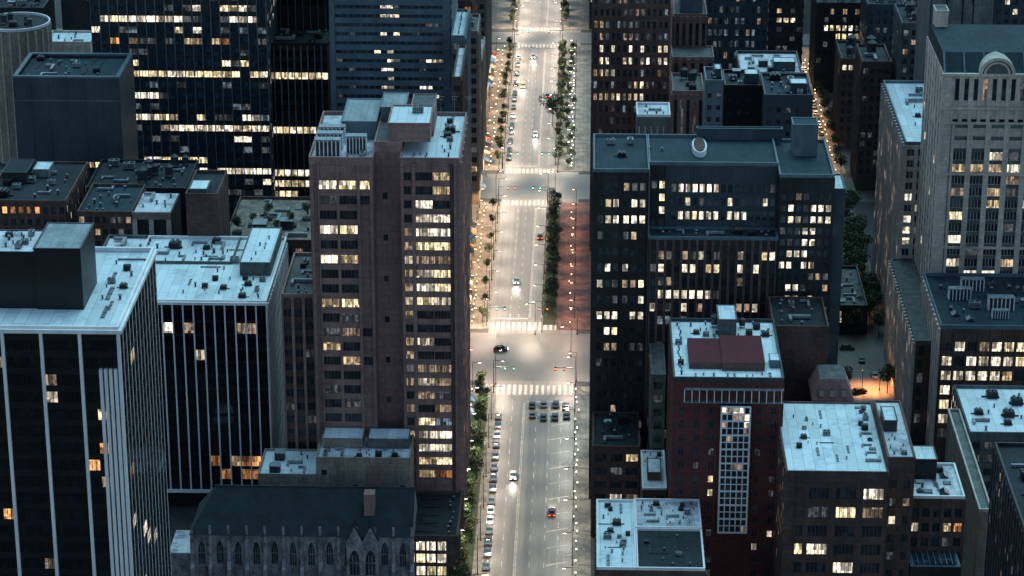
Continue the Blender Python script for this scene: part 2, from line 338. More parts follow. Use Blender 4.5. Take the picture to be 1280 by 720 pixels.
# windows that show light in the photograph: x0,y0,x1,y1,chance,kind
LIT = [
 (116,0,152,5,.7,'o'),(280,0,335,6,.8,'y'),(220,10,258,19,.3,'w'),(268,10,322,20,.7,'y'),(120,22,224,33,1,'w'),(281,22,335,34,.8,'w'),
 (113,36,130,47,.8,'w'),(150,36,172,46,.8,'c'),(198,36,250,46,.4,'w'),(130,50,170,60,.7,'o'),(235,50,290,60,.7,'o'),(200,68,212,80,.4,'w'),
 (134,77,168,88,1,'y'),(260,77,322,88,.6,'w'),(148,91,290,102,1,'y'),(290,91,335,102,.9,'w'),(248,105,262,114,.6,'w'),(150,118,204,128,.9,'w'),(230,118,242,128,.5,'w'),
 (150,131,164,142,.6,'w'),(285,131,312,142,.8,'c'),(152,144,206,156,1,'w'),(250,145,262,156,.5,'w'),(298,144,322,156,.7,'w'),(200,158,222,170,.9,'d'),(222,158,336,170,1,'w'),
 (255,172,276,182,.4,'w'),(290,172,330,182,.5,'w'),(64,184,112,195,.9,'y'),(92,197,152,209,.8,'y'),(152,195,205,207,.5,'w'),(190,197,262,209,.9,'y'),(168,211,204,222,.8,'o'),(204,211,336,223,.95,'w'),
 (332,91,412,103,1,'y'),(332,159,396,171,1,'y'),(332,214,392,229,1,'w'),(340,229,392,247,.6,'y'),(332,0,345,35,.5,'w'),
 (472,0,502,28,.45,'w'),(455,10,470,28,.35,'w'),(472,42,500,54,.9,'w'),(535,14,556,35,.4,'c'),(535,70,556,84,.6,'w'),(478,55,490,128,.55,'w'),(525,105,537,120,.9,'w'),(490,112,545,128,.45,'w'),
 (580,2,598,35,.9,'o'),
 (395,225,464,243,1,'y'),(398,259,406,276,1,'w'),(397,279,446,297,1,'y'),(397,315,448,336,1,'y'),(400,369,448,388,.9,'y'),(425,412,446,428,.8,'d'),(410,430,446,448,.7,'d'),(425,448,446,462,.7,'d'),(458,410,472,510,.3,'w'),(484,180,494,200,1,'w'),
 (518,212,562,228,.6,'d'),(541,231,562,249,1,'o'),(530,249,542,264,1,'w'),(518,266,562,282,1,'w'),(518,283,562,299,1,'y'),(518,300,562,317,1,'w'),(518,318,562,333,.8,'d'),(518,334,562,350,1,'w'),(518,351,562,367,1,'w'),(518,368,562,386,1,'w'),
 (518,400,562,416,.6,'w'),(518,417,542,433,1,'w'),(543,417,562,433,.4,'w'),(518,460,562,484,.5,'d'),(518,522,545,538,1,'y'),(518,539,562,555,1,'w'),(518,555,562,570,1,'w'),(518,571,562,587,1,'y'),(518,588,562,602,.9,'o'),(518,604,562,618,.5,'d'),(518,620,543,636,1,'o'),
 (500,280,514,560,.7,'d'),(576,225,592,560,.5,'w'),
 (203,396,222,412,1,'w'),(228,396,242,412,1,'d'),(296,398,318,414,.8,'d'),(247,435,255,448,.8,'d'),(262,576,334,616,.85,'o'),  # last entry: glowing panes stand in for orange reflections at the slab's foot
 (117,555,142,568,1,'o'),(117,582,142,594,.7,'o'),(117,512,132,524,.6,'w'),(0,514,16,526,.5,'o'),(0,630,22,645,.8,'o'),(122,630,146,642,.7,'w'),(165,572,180,590,.5,'o'),(165,625,200,680,.25,'w'),(70,310,140,320,.2,'o'),
 (755,228,806,240,.7,'c'),(748,250,776,264,.8,'w'),(788,250,810,264,.9,'w'),(754,266,810,281,.95,'w'),(778,285,808,299,.7,'d'),(756,325,766,342,.7,'w'),(792,325,808,340,.9,'w'),(794,342,812,358,1,'w'),(748,350,766,364,.7,'w'),
 (758,362,772,378,.8,'w'),(798,362,814,378,1,'w'),(748,382,774,398,1,'w'),(784,382,802,398,.9,'w'),(752,404,772,418,1,'w'),(750,424,772,440,1,'d'),(806,440,815,462,1,'o'),(772,566,794,580,1,'y'),
 (846,226,902,242,1,'w'),(820,226,830,248,.6,'w'),(846,258,902,276,.9,'w'),(904,258,945,276,.9,'w'),(818,258,828,276,.6,'w'),
 (850,309,925,325,.6,'d'),(845,329,872,346,.7,'w'),(895,329,950,346,.4,'w'),(832,358,892,374,1,'w'),(900,376,936,392,.7,'d'),(820,329,832,346,.6,'w'),(955,309,962,325,1,'o'),
 (981,250,998,264,1,'w'),(1010,250,1038,264,1,'w'),(980,267,1002,281,.8,'w'),(1010,267,1036,281,1,'w'),(1002,281,1022,295,1,'w'),(1004,296,1022,309,1,'w'),(985,309,1014,321,.9,'w'),(976,321,992,334,1,'w'),(998,321,1020,334,.9,'y'),(990,336,1004,350,.9,'w'),(980,360,1000,374,.8,'w'),(982,374,1000,388,.9,'w'),(960,312,972,326,1,'w'),(960,360,972,380,.5,'w'),
 (1036,285,1072,335,.5,'y'),(1060,200,1072,260,.6,'d'),
 (1243,182,1262,200,1,'y'),(1240,205,1280,220,.6,'y'),(1240,240,1256,258,.8,'o'),(1188,263,1212,282,.9,'y'),(1190,288,1212,304,.7,'w'),(1212,296,1240,314,.5,'w'),(1170,308,1190,322,.8,'w'),(1168,330,1255,345,.75,'w'),(1180,100,1280,340,.25,'d'),
 (1193,418,1212,436,1,'w'),(1232,418,1278,436,1,'w'),(1176,450,1196,470,1,'w'),(1208,450,1280,470,.9,'w'),(1182,470,1245,486,.95,'w'),(1172,487,1255,508,.9,'w'),(1172,508,1255,528,1,'w'),(1175,528,1222,550,.7,'d'),
 (966,5,982,16,.7,'y'),(968,19,992,32,.9,'y'),(1030,28,1082,38,.6,'w'),(1040,39,1078,52,.9,'y'),(1045,76,1058,92,.8,'y'),(1060,80,1075,92,.5,'d'),(1268,28,1280,42,.8,'y'),
 (1034,422,1084,450,.8,'y'),(1090,424,1104,458,.8,'y'),
 (1084,602,1116,622,1,'y'),(1018,620,1048,634,.8,'d'),(1052,626,1082,644,.8,'y'),(1084,628,1116,644,.7,'d'),(1018,644,1046,664,1,'w'),(1052,644,1082,664,.5,'w'),(1084,644,1116,664,.8,'w'),(992,666,1012,688,1,'y'),(1016,666,1044,688,1,'w'),(1046,692,1082,716,1,'y'),(970,640,990,668,1,'w'),
 (1180,650,1205,668,.7,'o'),(0,254,48,272,.8,'o'),(70,254,98,272,.5,'d'),(108,250,165,264,.7,'o'),
 (742,52,842,66,.35,'w'),(742,68,842,82,.35,'w'),(788,100,804,114,1,'y'),(742,114,804,126,.8,'d'),(742,86,770,100,.5,'d'),(742,0,842,50,.35,'c'),(818,309,975,325,.35,'d'),(742,215,975,400,.12,'d'),(975,245,1045,390,.15,'d'),(388,210,470,540,.10,'d'),(518,380,562,540,.3,'c'),
 (885,0,962,80,.55,'c'),(910,5,962,30,.3,'w'),(800,45,842,85,.5,'c'),(1130,60,1165,110,.35,'c'),
 (880,500,904,530,.15,'w'),(875,600,902,618,.6,'y'),(960,500,980,700,.12,'w'),(930,520,960,560,.1,'w'),
 (505,676,556,720,.9,'w'),
]
KM = {'w': 'litw', 'y': 'lity', 'o': 'lito', 'd': 'litd', 'c': 'litc', 'r': 'litr', 'h': 'lith'}
MIX = {'w': ('litw', 'litw', 'litw', 'litw2', 'lity'), 'y': ('lity', 'lity', 'lity', 'litw', 'lity2'), 'o': ('lito', 'lito2', 'lito', 'lity2', 'lito2'),
       'd': ('litd', 'litd', 'lity2', 'litf', 'litw2'), 'c': ('litc', 'litc', 'litf', 'litd', 'litf'), 'r': ('litr',), 'h': ('lith',)}
WM = {}
def win_mesh(w, h, mull, gm, fm, side):
    key = (round(w, 2), round(h, 2), mull, gm.name, fm.name, side)
    if key in WM: return WM[key]
    b = MB(); win_geo(b, 0, 0, 0, w, h, mull, gm, fm, side)
    WM[key] = b.mesh('window'); return WM[key]
def win_geo(b, x, y, z, w, h, mull, gm, fm, side):
    g = .07; fd = .13
    def bx(a0, a1, d0, d1, z0, z1, m):
        if side == 'f': b.box(x+a0, x+a1, y-d1, y-d0, z+z0, z+z1, m)
        elif side == 'r': b.box(x+d0, x+d1, y+a0, y+a1, z+z0, z+z1, m)
        else: b.box(x-d1, x-d0, y+a0, y+a1, z+z0, z+z1, m)
    bx(-w/2, w/2, 0, g, 0, h, gm)
    for k in range(1, mull):
        c = -w/2+w*k/mull; bx(c-.06, c+.06, g, fd, 0, h, fm)
    bx(-w/2, w/2, g, fd, 0, .09, fm)
def place_windows():
    A = np.array(BOXES); lo = A[:, [0, 2, 4]]; hi = A[:, [1, 3, 5]]; c = np.array(CAM)
    for B in BLDS:
        if not B.wins: continue
        info = []
        pts = np.array([w[0] for w in B.wins]); hs = np.array([w[3] for w in B.wins]); pts[:, 2] += hs*.5
        for i, w in enumerate(B.wins):
            n = {'f': (0, -1, 0), 'r': (1, 0, 0), 'l': (-1, 0, 0)}[w[1]]
            P = pts[i]+np.array(n)*.6; u = proj(P)
            vis = -30 < u[0] < 1310 and -20 < u[1] < 740 and ((w[1] == 'f') or (w[1] == 'r' and P[0] < 0) or (w[1] == 'l' and P[0] > 0))
            if vis:
                d = c-P
                with np.errstate(divide='ignore', invalid='ignore'):
                    t1 = (lo-P)/d; t2 = (hi-P)/d
                tn = np.minimum(t1, t2).max(1); tf = np.maximum(t1, t2).min(1)
                if np.any((tn < tf) & (tf > 0) & (tn < 1) & (tn > 0)): vis = False
            kind = None
            for (a0, b0, a1, b1, p, k) in LIT:
                if a0 <= u[0] <= a1 and b0 <= u[1] <= b1:
                    if B.rng.random() < p: kind = k
                    break
            else:
                if B.rng.random() < w[6]: kind = w[7]
            dist = np.linalg.norm(c-P)
            size = w[2]*w[3]/dist**2*(.12 if w[1] != 'f' else 1)
            info.append((vis, size, kind, i))
        order = sorted([t for t in info if t[0]], key=lambda t: (-(t[2] is not None), -t[1]))[:100]
        chosen = {t[3] for t in order}
        rest = MB()
        for vis, size, kind, i in info:
            w = B.wins[i]; gm = M[B.rng.choice(MIX[kind])] if kind else (M['litf'] if w[5] is not M['glassk'] and B.rng.random() < .10 else w[5])
            (x, y, z), side, ww, wh, mull, _, _, _, fm = w
            if i in chosen:
                inst('window', win_mesh(ww, wh, mull, gm, fm, side), B.root, (x, y, z))
            else: win_geo(rest, x, y, z, ww, wh, mull, gm, fm, side)
        if rest.v: tag(rest.build('window', B.root), kind='stuff')

def simple(name, label, Y0, pl, pr, pt, depth=None, pb=None, wall='brown', roof='darkroof', style=None, sides='frl', units=None, nun=6, par=1.0, parm=None, p=.06, pk='d', dark='glass', Z=None, frame='dmetal', x0=None, x1=None, shop=True):
    """a block building measured from its roofline: front plane Y0, roof front edge from pl to pr at pt"""
    a = atY(pl, pt, Y0); b = atY(pr, pt, Y0)
    z = Z if Z else a.z
    X0 = a.x if x0 is None else x0; X1 = b.x if x1 is None else x1
    Y1 = Y0+depth if depth else atZ(pr, pb, z).y
    B = Building(name, label, (X0+X1)/2, (Y0+Y1)/2); B.p = p; B.pk = pk; B.dark = M[dark]; B.frame = M[frame]
    B.b = (X0, X1, Y0, Y1, z)
    B.vol(X0, X1, Y0, Y1, 0, z, M[wall], M[roof] if roof else None, par, M[parm] if parm else None)
    if style:
        for sd in sides:
            B.facade(sd, X0, X1, Y0, Y1, 0, z, m=M[wall], **style)
    if units: B.clutter(X0+1, X1-1, Y0+1, Y1-1, z, units, nun, seed=len(BLDS))
    return B

GRID = dict(fh=3.6, bay=3.2, ww=2.1, wh=1.9, mull=2, dp=.3, ds=.12)

# ---- L1: near dark tower with pale fins
a = atY(148, 415, 480); L1Z = a.z; x1 = a.x; x0 = x1-46; y1 = atZ(198, 315, L1Z).y
B = Building('office_tower', 'black glass tower with widely spaced pale fins and a pale roof beside striped slab', (x0+x1)/2, 500)
B.dark = M['glassk']; B.p = .012; B.pk = 'd'; B.frame = M['black']
B.vol(x0, x1, 480, y1, 0, L1Z, M['black'], M['snow'], 1.1, M['fin'], rim=.5)
B.facade('f', x0, x1, 480, y1, 0, L1Z-1.2, fh=3.7, bay=2.5, ww=2.3, wh=2.4, m=M['black'], dp=0, ds=.1, top=.6, mull=3, nb=18)
B.facade('r', x0, x1, 480, y1, 0, L1Z-1.2, fh=3.7, bay=3.7, ww=3.3, wh=2.6, m=M['black'], dp=0, ds=.1, top=.6, mull=3, nb=12)
f = MB(); bw = (x1-x0)/6
for i in range(7): f.box(x0+i*bw-.32, x0+i*bw+.32, 480-.75, 480-.14, 0, L1Z-.2, M['fin'])
f.box(x0-.3, x1+.7, 480-.8, 480-.1, L1Z-.198, L1Z+.6, M['fin'])
f.build('fin_screen', B.root)
f = MB(); zt = atY(140, 460, 480).z
for k in range(4): f.box(x1-.55-k*.98, x1-.95-k*.98-.25, 480-1.0, 480-.15, 0, zt, M['fin'])
f.build('corner_fin_cluster', B.root)
f = MB(); sw = (y1-480)/12
for i in range(1, 13): f.box(x1+.135, x1+.165, 480+i*sw-.16, 480+i*sw+.16, 0, L1Z-.2, M['fin'])
f.box(x1+.1, x1+.7, 480-.098, y1+.2, L1Z-.198, L1Z+.6, M['fin'])
f.build('side_fin_screen', B.root)
q0 = atZ(0, 388, L1Z); q1 = atZ(105, 388, L1Z); qt = atY(105, 312, q1.y); qb = atZ(120, 280, qt.z).y
xm = atY(42, 312, q1.y).x
B.penthouse(xm, q1.x, q1.y, qb, L1Z, qt.z, M['black'], M['lroof'], .25)
B.penthouse(x0+3, xm-.05, q1.y+.4, qb-2, L1Z, qt.z-1.0, M['black'], M['snowd'], .3)
B.clutter(q1.x+1, x1-1.2, 486, y1-2, L1Z, ['vent', 'air_conditioner', 'duct', 'pipe_run'], 9, 3, .5, .9)
B.clutter(xm-9, xm-1, q1.y+1, qb-3, qt.z-1, ['air_conditioner', 'vent'], 6, 9, .5, .8)
B.clutter(x0+3, q1.x, qb+.5, y1-1.2, L1Z, ['air_conditioner', 'vent', 'duct'], 8, 9, .6, 1)
B.done()

# ---- L2: striped slab
a = atY(333, 380, 620); z = a.z; x1 = a.x; x0 = atY(150, 380, 620).x; y1 = atZ(366, 300, z).y
B = Building('office_slab', 'dark slab with close white fins and pale roof left of brown tower', (x0+x1)/2, 640)
B.dark = M['glassk']; B.p = .01; B.frame = M['black']
B.vol(x0, x1, 620, y1, 0, z, M['black'], M['snow'], .9, M['fin'], rim=.4)
n2 = 14; B.facade('f', x0, x1, 620, y1, 5, z-.8, fh=3.7, bay=2.6, ww=2.3, wh=2.9, m=M['black'], dp=0, ds=.1, top=.8, mull=2, nb=n2, base=1)
B.facade('r', x0, x1, 620, y1, 5, z-.8, fh=3.7, bay=3, ww=2.0, wh=2.2, m=M['fin'], dp=.3, ds=.12, top=2, mull=2, base=1)
f = MB(); bw = (x1-x0)/n2
for i in range(n2+1): f.box(x0+i*bw-.17, x0+i*bw+.17, 620-.55, 620-.14, 5, z-.2, M['fin'])
f.box(x0-.2, x1+.4, 620-.75, 620-.1, z-.198, z+.5, M['fin']); f.box(x0-.2, x1+.4, 620-.9, 620-.1, 4.3, 4.998, M['fin'])
f.build('fin_screen', B.root)
q = atZ(300, 345, z); qe = x1-1.2; zt = atY(300, 329, q.y).z
B.penthouse(q.x, qe, q.y, y1-.8, z, zt, M['conc'], M['snow'], .3)
B.clutter(x0+14, q.x-.6, 624, y1-1, z, ['air_conditioner', 'vent', 'pipe_run', 'duct'], 10, 4, .5, 1.0)
B.clutter(q.x, qe, 622, q.y-.5, z, ['air_conditioner', 'vent'], 7, 8, .5, .9)
B.clutter(q.x+1, qe-1, q.y+1, y1-2, zt-.02, ['vent'], 3, 8, .5, .9)
B.done()

# ---- L3: brown tower
Y0 = 606; a = atY(575, 203, Y0); z = a.z; xr = a.x; xl = atY(386, 203, Y0).x; xa = atY(466, 203, Y0).x; xb = atY(500, 203, Y0).x; y1 = atZ(560, 145, z).y
B = Building('apartment_tower', 'tall brown tower of two window stacks beside the bright avenue', (xl+xr)/2, 625)
B.p = .05; B.pk = 'd'; B.frame = M['dbrown']
B.vol(xl, xa, Y0, y1, 0, z, M['brown'], M['snowd'], 1.1); B.vol(xb, xr, Y0, y1, 0, z, M['brown'], M['snow'], 1.1)
B.vol(xa+.01, xb-.01, Y0+5, y1-1, 0, z+3, M['brown'], M['gravel'], .5)
wl = xa-xl
c0 = xl+wl*.13; c1 = xl+wl*.76; c2 = xl+wl*.78; c3 = xl+wl*.985
FL = dict(m=M['brown'], dp=.5, ds=.2, **al(606, 233, 326, 5, 2.25, z, 1.2))
B.facade('f', c0, c1, Y0, y1, 0, z, bay=4.7, ww=4.2, mull=5, nb=2, **FL)
B.facade('f', c2, c3, Y0, y1, 0, z, bay=4, ww=2.9, mull=3, nb=1, skip=lambda i, k: k > 1 and k not in (10, 12), **FL)
wr = xr-xb
d0 = xb+wr*.04; d1 = xb+wr*.2; e0 = xb+wr*.25; e1 = xb+wr*.83
FR = dict(m=M['brown'], dp=.5, ds=.2, **al(606, 274, 577, 18, 2.1, z, 1.2))
B.facade('f', d0, d1, Y0, y1, 8, z, bay=2, ww=1.9, mull=2, nb=1, **FR)
B.facade('f', e0, e1, Y0, y1, 8, z, bay=4, ww=4.1, mull=5, nb=2, **FR)
B.facade('f', xa+1.5, xa+3.4, Y0+5, y1, 8, z, fh=3.62, wh=1.6, m=M['brown'], dp=.2, ds=.1, top=6, bay=2, ww=1.2, mull=1, nb=1, skip=lambda i, k: k % 3 != 1)
B.facade('r', xl, xr, Y0, y1, 8, z, bay=5.5, ww=3.6, mull=3, **FR)
f = MB()
for x in (xl+.6, c1+.15, xa-.5, xb+.5, d1+.35, xr-1.2): f.box(x-.35, x+.35, Y0-.75, Y0-.02, 0, z-.4, M['brown'])
f.box(xr-2.2, xr-1.8, Y0-.7, Y0-.02, 0, z-.4, M['dbrown']); f.build('pilaster', B.root)
# penthouses
q = atZ(468, 196, z).y
B.penthouse(xa+3.4, xb+7, Y0+6, Y0+21, z+3, z+7.5, M['brown'], M['snow'], .5)
B.penthouse(xa-9, xa-.4, Y0+17, y1-1.5, z, z+4.6, M['slate'], M['lroof'], .3); B.penthouse(xa+.3, xa+6.5, Y0+23, y1-2, z+3, z+6.5, M['slate'], M['lroof'], .3)
B.penthouse(xb+1.2, xb+7, Y0+20, y1-1.5, z, z+6, M['brown'], M['gravel'], .3)
for k in range(3): inst('cooling_tower', UNITS['cooling_tower'], B.root, (xl+4.2+k*.1, Y0+4.5+k*5.2, z+.12), 0, (1, 1, 1.25))
inst('cooling_tower', UNITS['cooling_tower'], B.root, (xl+11, Y0+6.5, z+.12), 0, (.8, 1, 1.35))
B.clutter(xl+8, xa-.6, Y0+1.5, Y0+4.8, z, ['vent', 'air_conditioner'], 4, 2, .5, .8)
B.clutter(xb+8.4, xr-1, Y0+1, y1-2, z, ['vent', 'air_conditioner', 'duct', 'pipe_run'], 9, 5, .5, .95)
B.clutter(xb+.6, xb+8, Y0+1, Y0+6.5, z, ['vent', 'air_conditioner'], 4, 6, .5, .8)
for dx in (-2, 1.5, 5): inst('antenna', UNITS['antenna'], B.root, (xb+10+dx, y1-1.6, z+.12))
inst('air_conditioner', UNITS['air_conditioner'], B.root, (xb+3.5, Y0+16, z+7.6), 0, (.9, .9, .9))
# annex
an = atY(352, 372, 610)
B.vol(an.x, xl-.02, 610, 640, 0, an.z, M['dbrown'], M['gravel'], 1.0, M['brown'])
B.facade('f', an.x, xl-.1, 610, 640, 0, an.z, fh=3.62, bay=2.4, ww=2.0, wh=2.1, m=M['dbrown'], pm=M['brown'], dp=.5, ds=.1, top=3, mull=2, nb=3)
B.clutter(an.x+1, xl-1, 611, 636, an.z, ['vent', 'air_conditioner', 'duct'], 6, 15, .5, .9)
B.done()

# ---- L4 podium shop at the tower foot
x0 = atY(506, 681, 580).x; x1 = xr
B = Building('shop_building', 'low shop with brightly lit white upper windows between church and avenue', (x0+x1)/2, 592)
B.vol(x0, x1, 580, 605, 0, 11.5, M['dbrown'], M['darkroof'], .7)
B.facade('f', x0, x1, 580, 605, 0, 11.5, fh=3.4, bay=2.4, ww=2.1, wh=2.5, m=M['dbrown'], top=.8, base=.4, mull=3)
B.facade('r', x0, x1, 580, 605, 0, 11.5, fh=3.4, bay=2.6, ww=2.1, wh=2.5, m=M['dbrown'], top=.8, base=.4, mull=3)
for k in range(5):
    inst('pipe_run', UNITS['pipe_run'], B.root, ((x0+x1)/2-1.5, 583+k*4.6, 11.62), math.pi/2, (.8, .7, .8))
B.clutter(x1-4.2, x1-.6, 581, 604, 11.5, ['vent'], 4, 5, .5, .9)
B.done()

# ---- L5 church
ze = 16; p = atY(515, 670, 573); xR = p.x; xL = atY(240, 670, 573).x; ye = 573; yr = 581; zr = 24.5; yb = 589
B = Building('church', 'stone gothic church with long dark slate roof and pointed arches', (xL+xR)/2, 581, 'church')
B.w.box(xL, xR, ye, yb, 0, ze, M['stone']); BOXES.append((xL, xR, ye, yb, 0, ze+4))
nb = 12; bw = (xR-xL)/nb
for i in range(nb+1):
    x = xL+i*bw
    B.w.prism([(ye-2.6, 0), (ye, 0), (ye, ze-1), (ye-.7, ze-2.2), (ye-.9, 8.5), (ye-2.2, 7)], x-.45, x+.45, M['stone'], 'x')
    B.w.prism([(ye-.75, ze-2.0), (ye-.05, ze-2.0), (ye-.4, ze+2.0)], x-.3, x+.3, M['stone'], 'x')
B.w.box(xL, xR, ye-.25, ye-.01, ze-1.0, ze-.2, M['stone'])
B.w.box(xL, xR, ye-.3, ye-.01, 6.6, 7.1, M['stone'])
def arch_pts(w, h):
    pts = [(-w/2, 0), (w/2, 0), (w/2, h*.6)]
    for k in range(1, 5): t = k/5; pts.append((w/2*(1-t**1.4), h*(.6+.4*math.sin(t*math.pi/2))))
    pts.append((0, h))
    for k in range(4, 0, -1): t = k/5; pts.append((-w/2*(1-t**1.4), h*(.6+.4*math.sin(t*math.pi/2))))
    pts.append((-w/2, h*.6)); return pts
aw = MB(); aw.prism(arch_pts(2.3, 6.6), 0, .12, M['glass'])
for k in (-.4, .4): aw.box(k-.07, k+.07, -.08, 0, 0, 5.2, M['stone'])
aw.box(-1.1, 1.1, -.08, 0, 3.2, 3.35, M['stone'])
aw = aw.mesh('arched_window')
for i in range(nb): inst('arched_window', aw, B.root, (xL+(i+.5)*bw, ye-.14, 7.4+(i % 3 == 1)*.2), 0, (.66, 1, .92))
rf = MB(); sm = M['slateroof']
rf.quad([(xL-.6, ye-.8, ze-.6), (xR+.3, ye-.8, ze-.6), (xR+.3, yr, zr), (xL+5, yr, zr)], sm)
rf.quad([(xL-.6, yb+.8, ze-.6), (xL-.6, ye-.8, ze-.6), (xL+5, yr, zr)], sm)
rf.quad([(xR+.3, yb+.8, ze-.6), (xL-.6, yb+.8, ze-.6), (xL+5, yr, zr), (xR+.3, yr, zr)], sm)
rf.quad([(xR+.3, ye-.8, ze-.6), (xR+.3, yb+.8, ze-.6), (xR+.3, yr, zr)], M['stone'])
rf.box(xL+4.8, xR+.4, yr-.12, yr+.12, zr-.1, zr+.25, M['dmetal'])
rf.build('roof', B.root)
for px in (443, 463):
    gx = atY(px, 690, ye-3).x
    g = MB(); g.prism([(gx-1.9, 0), (gx+1.9, 0), (gx+1.9, ze-1), (gx, ze+2.8), (gx-1.9, ze-1)], ye-3.2, ye-2.7, M['stone'])
    g.prism([(gx-1.9, ze-1.2), (gx+1.9, ze-1.2), (gx, ze+2.6)], ye-2.7, ye+3.5, M['slateroof']); g.box(gx-1.9, gx+1.9, ye-2.7, ye, 0, ze-1.2, M['stone'])
    go = g.build('gable', B.root)
    w = inst('arched_window', aw, None, (0, 0, 0)); w.parent = go; w.location = (gx, ye-3.35, 6.5)
c = atY(462, 650, 576); B.w.box(c.x-1.3, c.x+1.3, 576, 579, ze, zr+.5, M['brown'])
B.w.box(xL-6, xL-.02, 575, 587, 0, 9, M['stone']); MB().box(xL-6.2, xL-.03, 574.8, 587.2, 9, 9.3, M['snowd']).build('side_chapel_roof', B.root)
B.done()

# ---- L6 low beige building behind the church
a = atY(395, 575, 591); z = a.z; x0 = a.x; x1 = atY(513, 575, 591).x
B = Building('annex_building', 'low beige building with pale snow covered flat roofs behind the church', (x0+x1)/2, 597)
B.vol(x0, x1, 591, 605, 0, z, M['beige'], M['snowd'], .8); xw = atY(323, 608, 591).x
B.vol(xw, x0-.02, 591, 606, 0, z-4.5, M['beige'], M['snow'], .6)
B.penthouse(x0+1, x0+11, 598, 604.5, z, z+2.6, M['beige'], M['snow'], .2); B.penthouse(x0+12.3, x1-.8, 598, 604.5, z, z+2.6, M['conc'], M['snow'], .2)
B.facade('f', x0, x1, 591, 605, 10, z, fh=4, bay=4, ww=1.3, wh=1.3, m=M['beige'], dp=.1, ds=.05, top=2.6, mull=1, base=1, skip=lambda i, k: (i+k) % 3)
B.w.box(x0+12.5, x0+16, 590.6, 591, 10, z-1, M['brown'])
B.clutter(x0+.6, x1-.6, 591.6, 597.6, z, ['air_conditioner', 'vent', 'duct'], 9, 11, .45, .7)
B.clutter(xw+.6, x0-.6, 591.6, 605, z-4.5, ['duct', 'vent', 'stair_head'], 5, 11, .5, .8)
B.done()

# ---- background left
B = simple('office_tower', 'wide dark glass office tower with many rows of lit offices, upper left', 830, 112, 332, 0, depth=45, wall='ddark', style=dict(bay=3.1, ww=2.7, mull=3, dp=.35, ds=.1, pm=M['slate'], **al(830, 27, 217, 14, 2.1, 138.2)), Z=138.2, p=.16, pk='c', dark='glassb', sides='fr'); B.done()
B = simple('office_tower', 'dark finned office block with three glowing floors beside the wide glass tower', 838, 333.5, 410, 57, depth=20, wall='black', roof='darkroof', style=dict(bay=2.2, ww=1.85, mull=1, dp=.5, ds=.1, pm=M['slate'], **al(838, 97, 165, 5, 2.3, atY(333, 57, 838).z)), p=.01, dark='glassk', sides='fr')
X0, X1, Ya, Yb, zz = B.b
B.vol(X0, X1, Yb+.02, Yb+30, 0, 130, M['black'], M['darkroof']); B.facade('f', X0, X1, Yb+.02, Yb+30, zz, 130, fh=60, bay=2.6, ww=2.3, wh=58, m=M['black'], dp=.5, pm=M['slate'], top=1, mull=1, base=0)
B.clutter(X0+.5, X1-.5, Ya+1, Yb-1, zz, ['duct', 'vent', 'air_conditioner'], 9, 3); B.done()
B = simple('office_tower', 'slate blue banded tower with thin horizontal louvres behind the brown tower', 812, 411, 563, 0, depth=40, wall='navy', style=None, Z=135, p=.02, dark='glassb', sides='f')
X0, X1, Ya, Yb, zz = B.b
B.p = .015; B.pk = 'w'
B.facade('f', X0+1.8, X1-1.8, Ya, Yb, 20, zz, fh=2.95, bay=2.05, ww=1.85, wh=1.15, m=M['slate'], dp=.05, ds=.45, top=1, mull=1, base=1)
B.facade('r', X0, X1, Ya, Yb, 20, zz, fh=2.95, bay=3, ww=2.8, wh=1.15, m=M['slate'], dp=.05, ds=.45, top=1, mull=1, base=1)
B.w.box(X0, X0+1.75, Ya-.7, Ya-.01, 0, zz-.1, M['slate']); B.w.box(X1-2.4, X1-.1, Ya-.7, Ya-.01, 0, zz-.1, M['slate']); B.done()
# left edge group
B = simple('office_block', 'plain windowless navy block with equipment on its rimmed roof, left edge', 760, 16, 149, 101, depth=26, wall='navy', roof='tealroof', style=None, p=0)
X0, X1, Ya, Yb, zz = B.b
for k in range(7):
    x = X0+(X1-X0)*k/6; B.w.box(max(X0, x-.12), min(X1, x+.12), Ya-.12, Ya-.003, 0, zz-.1, M['navy'])
B.w.box(X0, X1, Ya-.18, Ya-.13, zz-6.2, zz-5.9, M['slate'])
B.facade('f', X0+13, X1-.2, Ya, Yb, 10, zz-25, fh=3.6, bay=1.7, ww=1.3, wh=1.8, m=M['ddark'], dp=.2, ds=.1, top=.5, mull=1, base=1)
B.clutter(X0+2, X1-5, Ya+3, Yb-2, zz, ['duct', 'air_conditioner', 'vent', 'pipe_run'], 12, 6, .6, 1)
f = MB()
for (xa_, xb_, ya_, yb_) in ((X0, X1, Ya, Ya+1.2), (X0, X1, Yb-1.2, Yb), (X0, X0+1.2, Ya+1.2, Yb-1.2), (X1-1.2, X1, Ya+1.2, Yb-1.2)): f.box(xa_, xb_, ya_, yb_, zz+1.002, zz+1.5, M['slate'])
f.build('roof_rim', B.root); B.done()
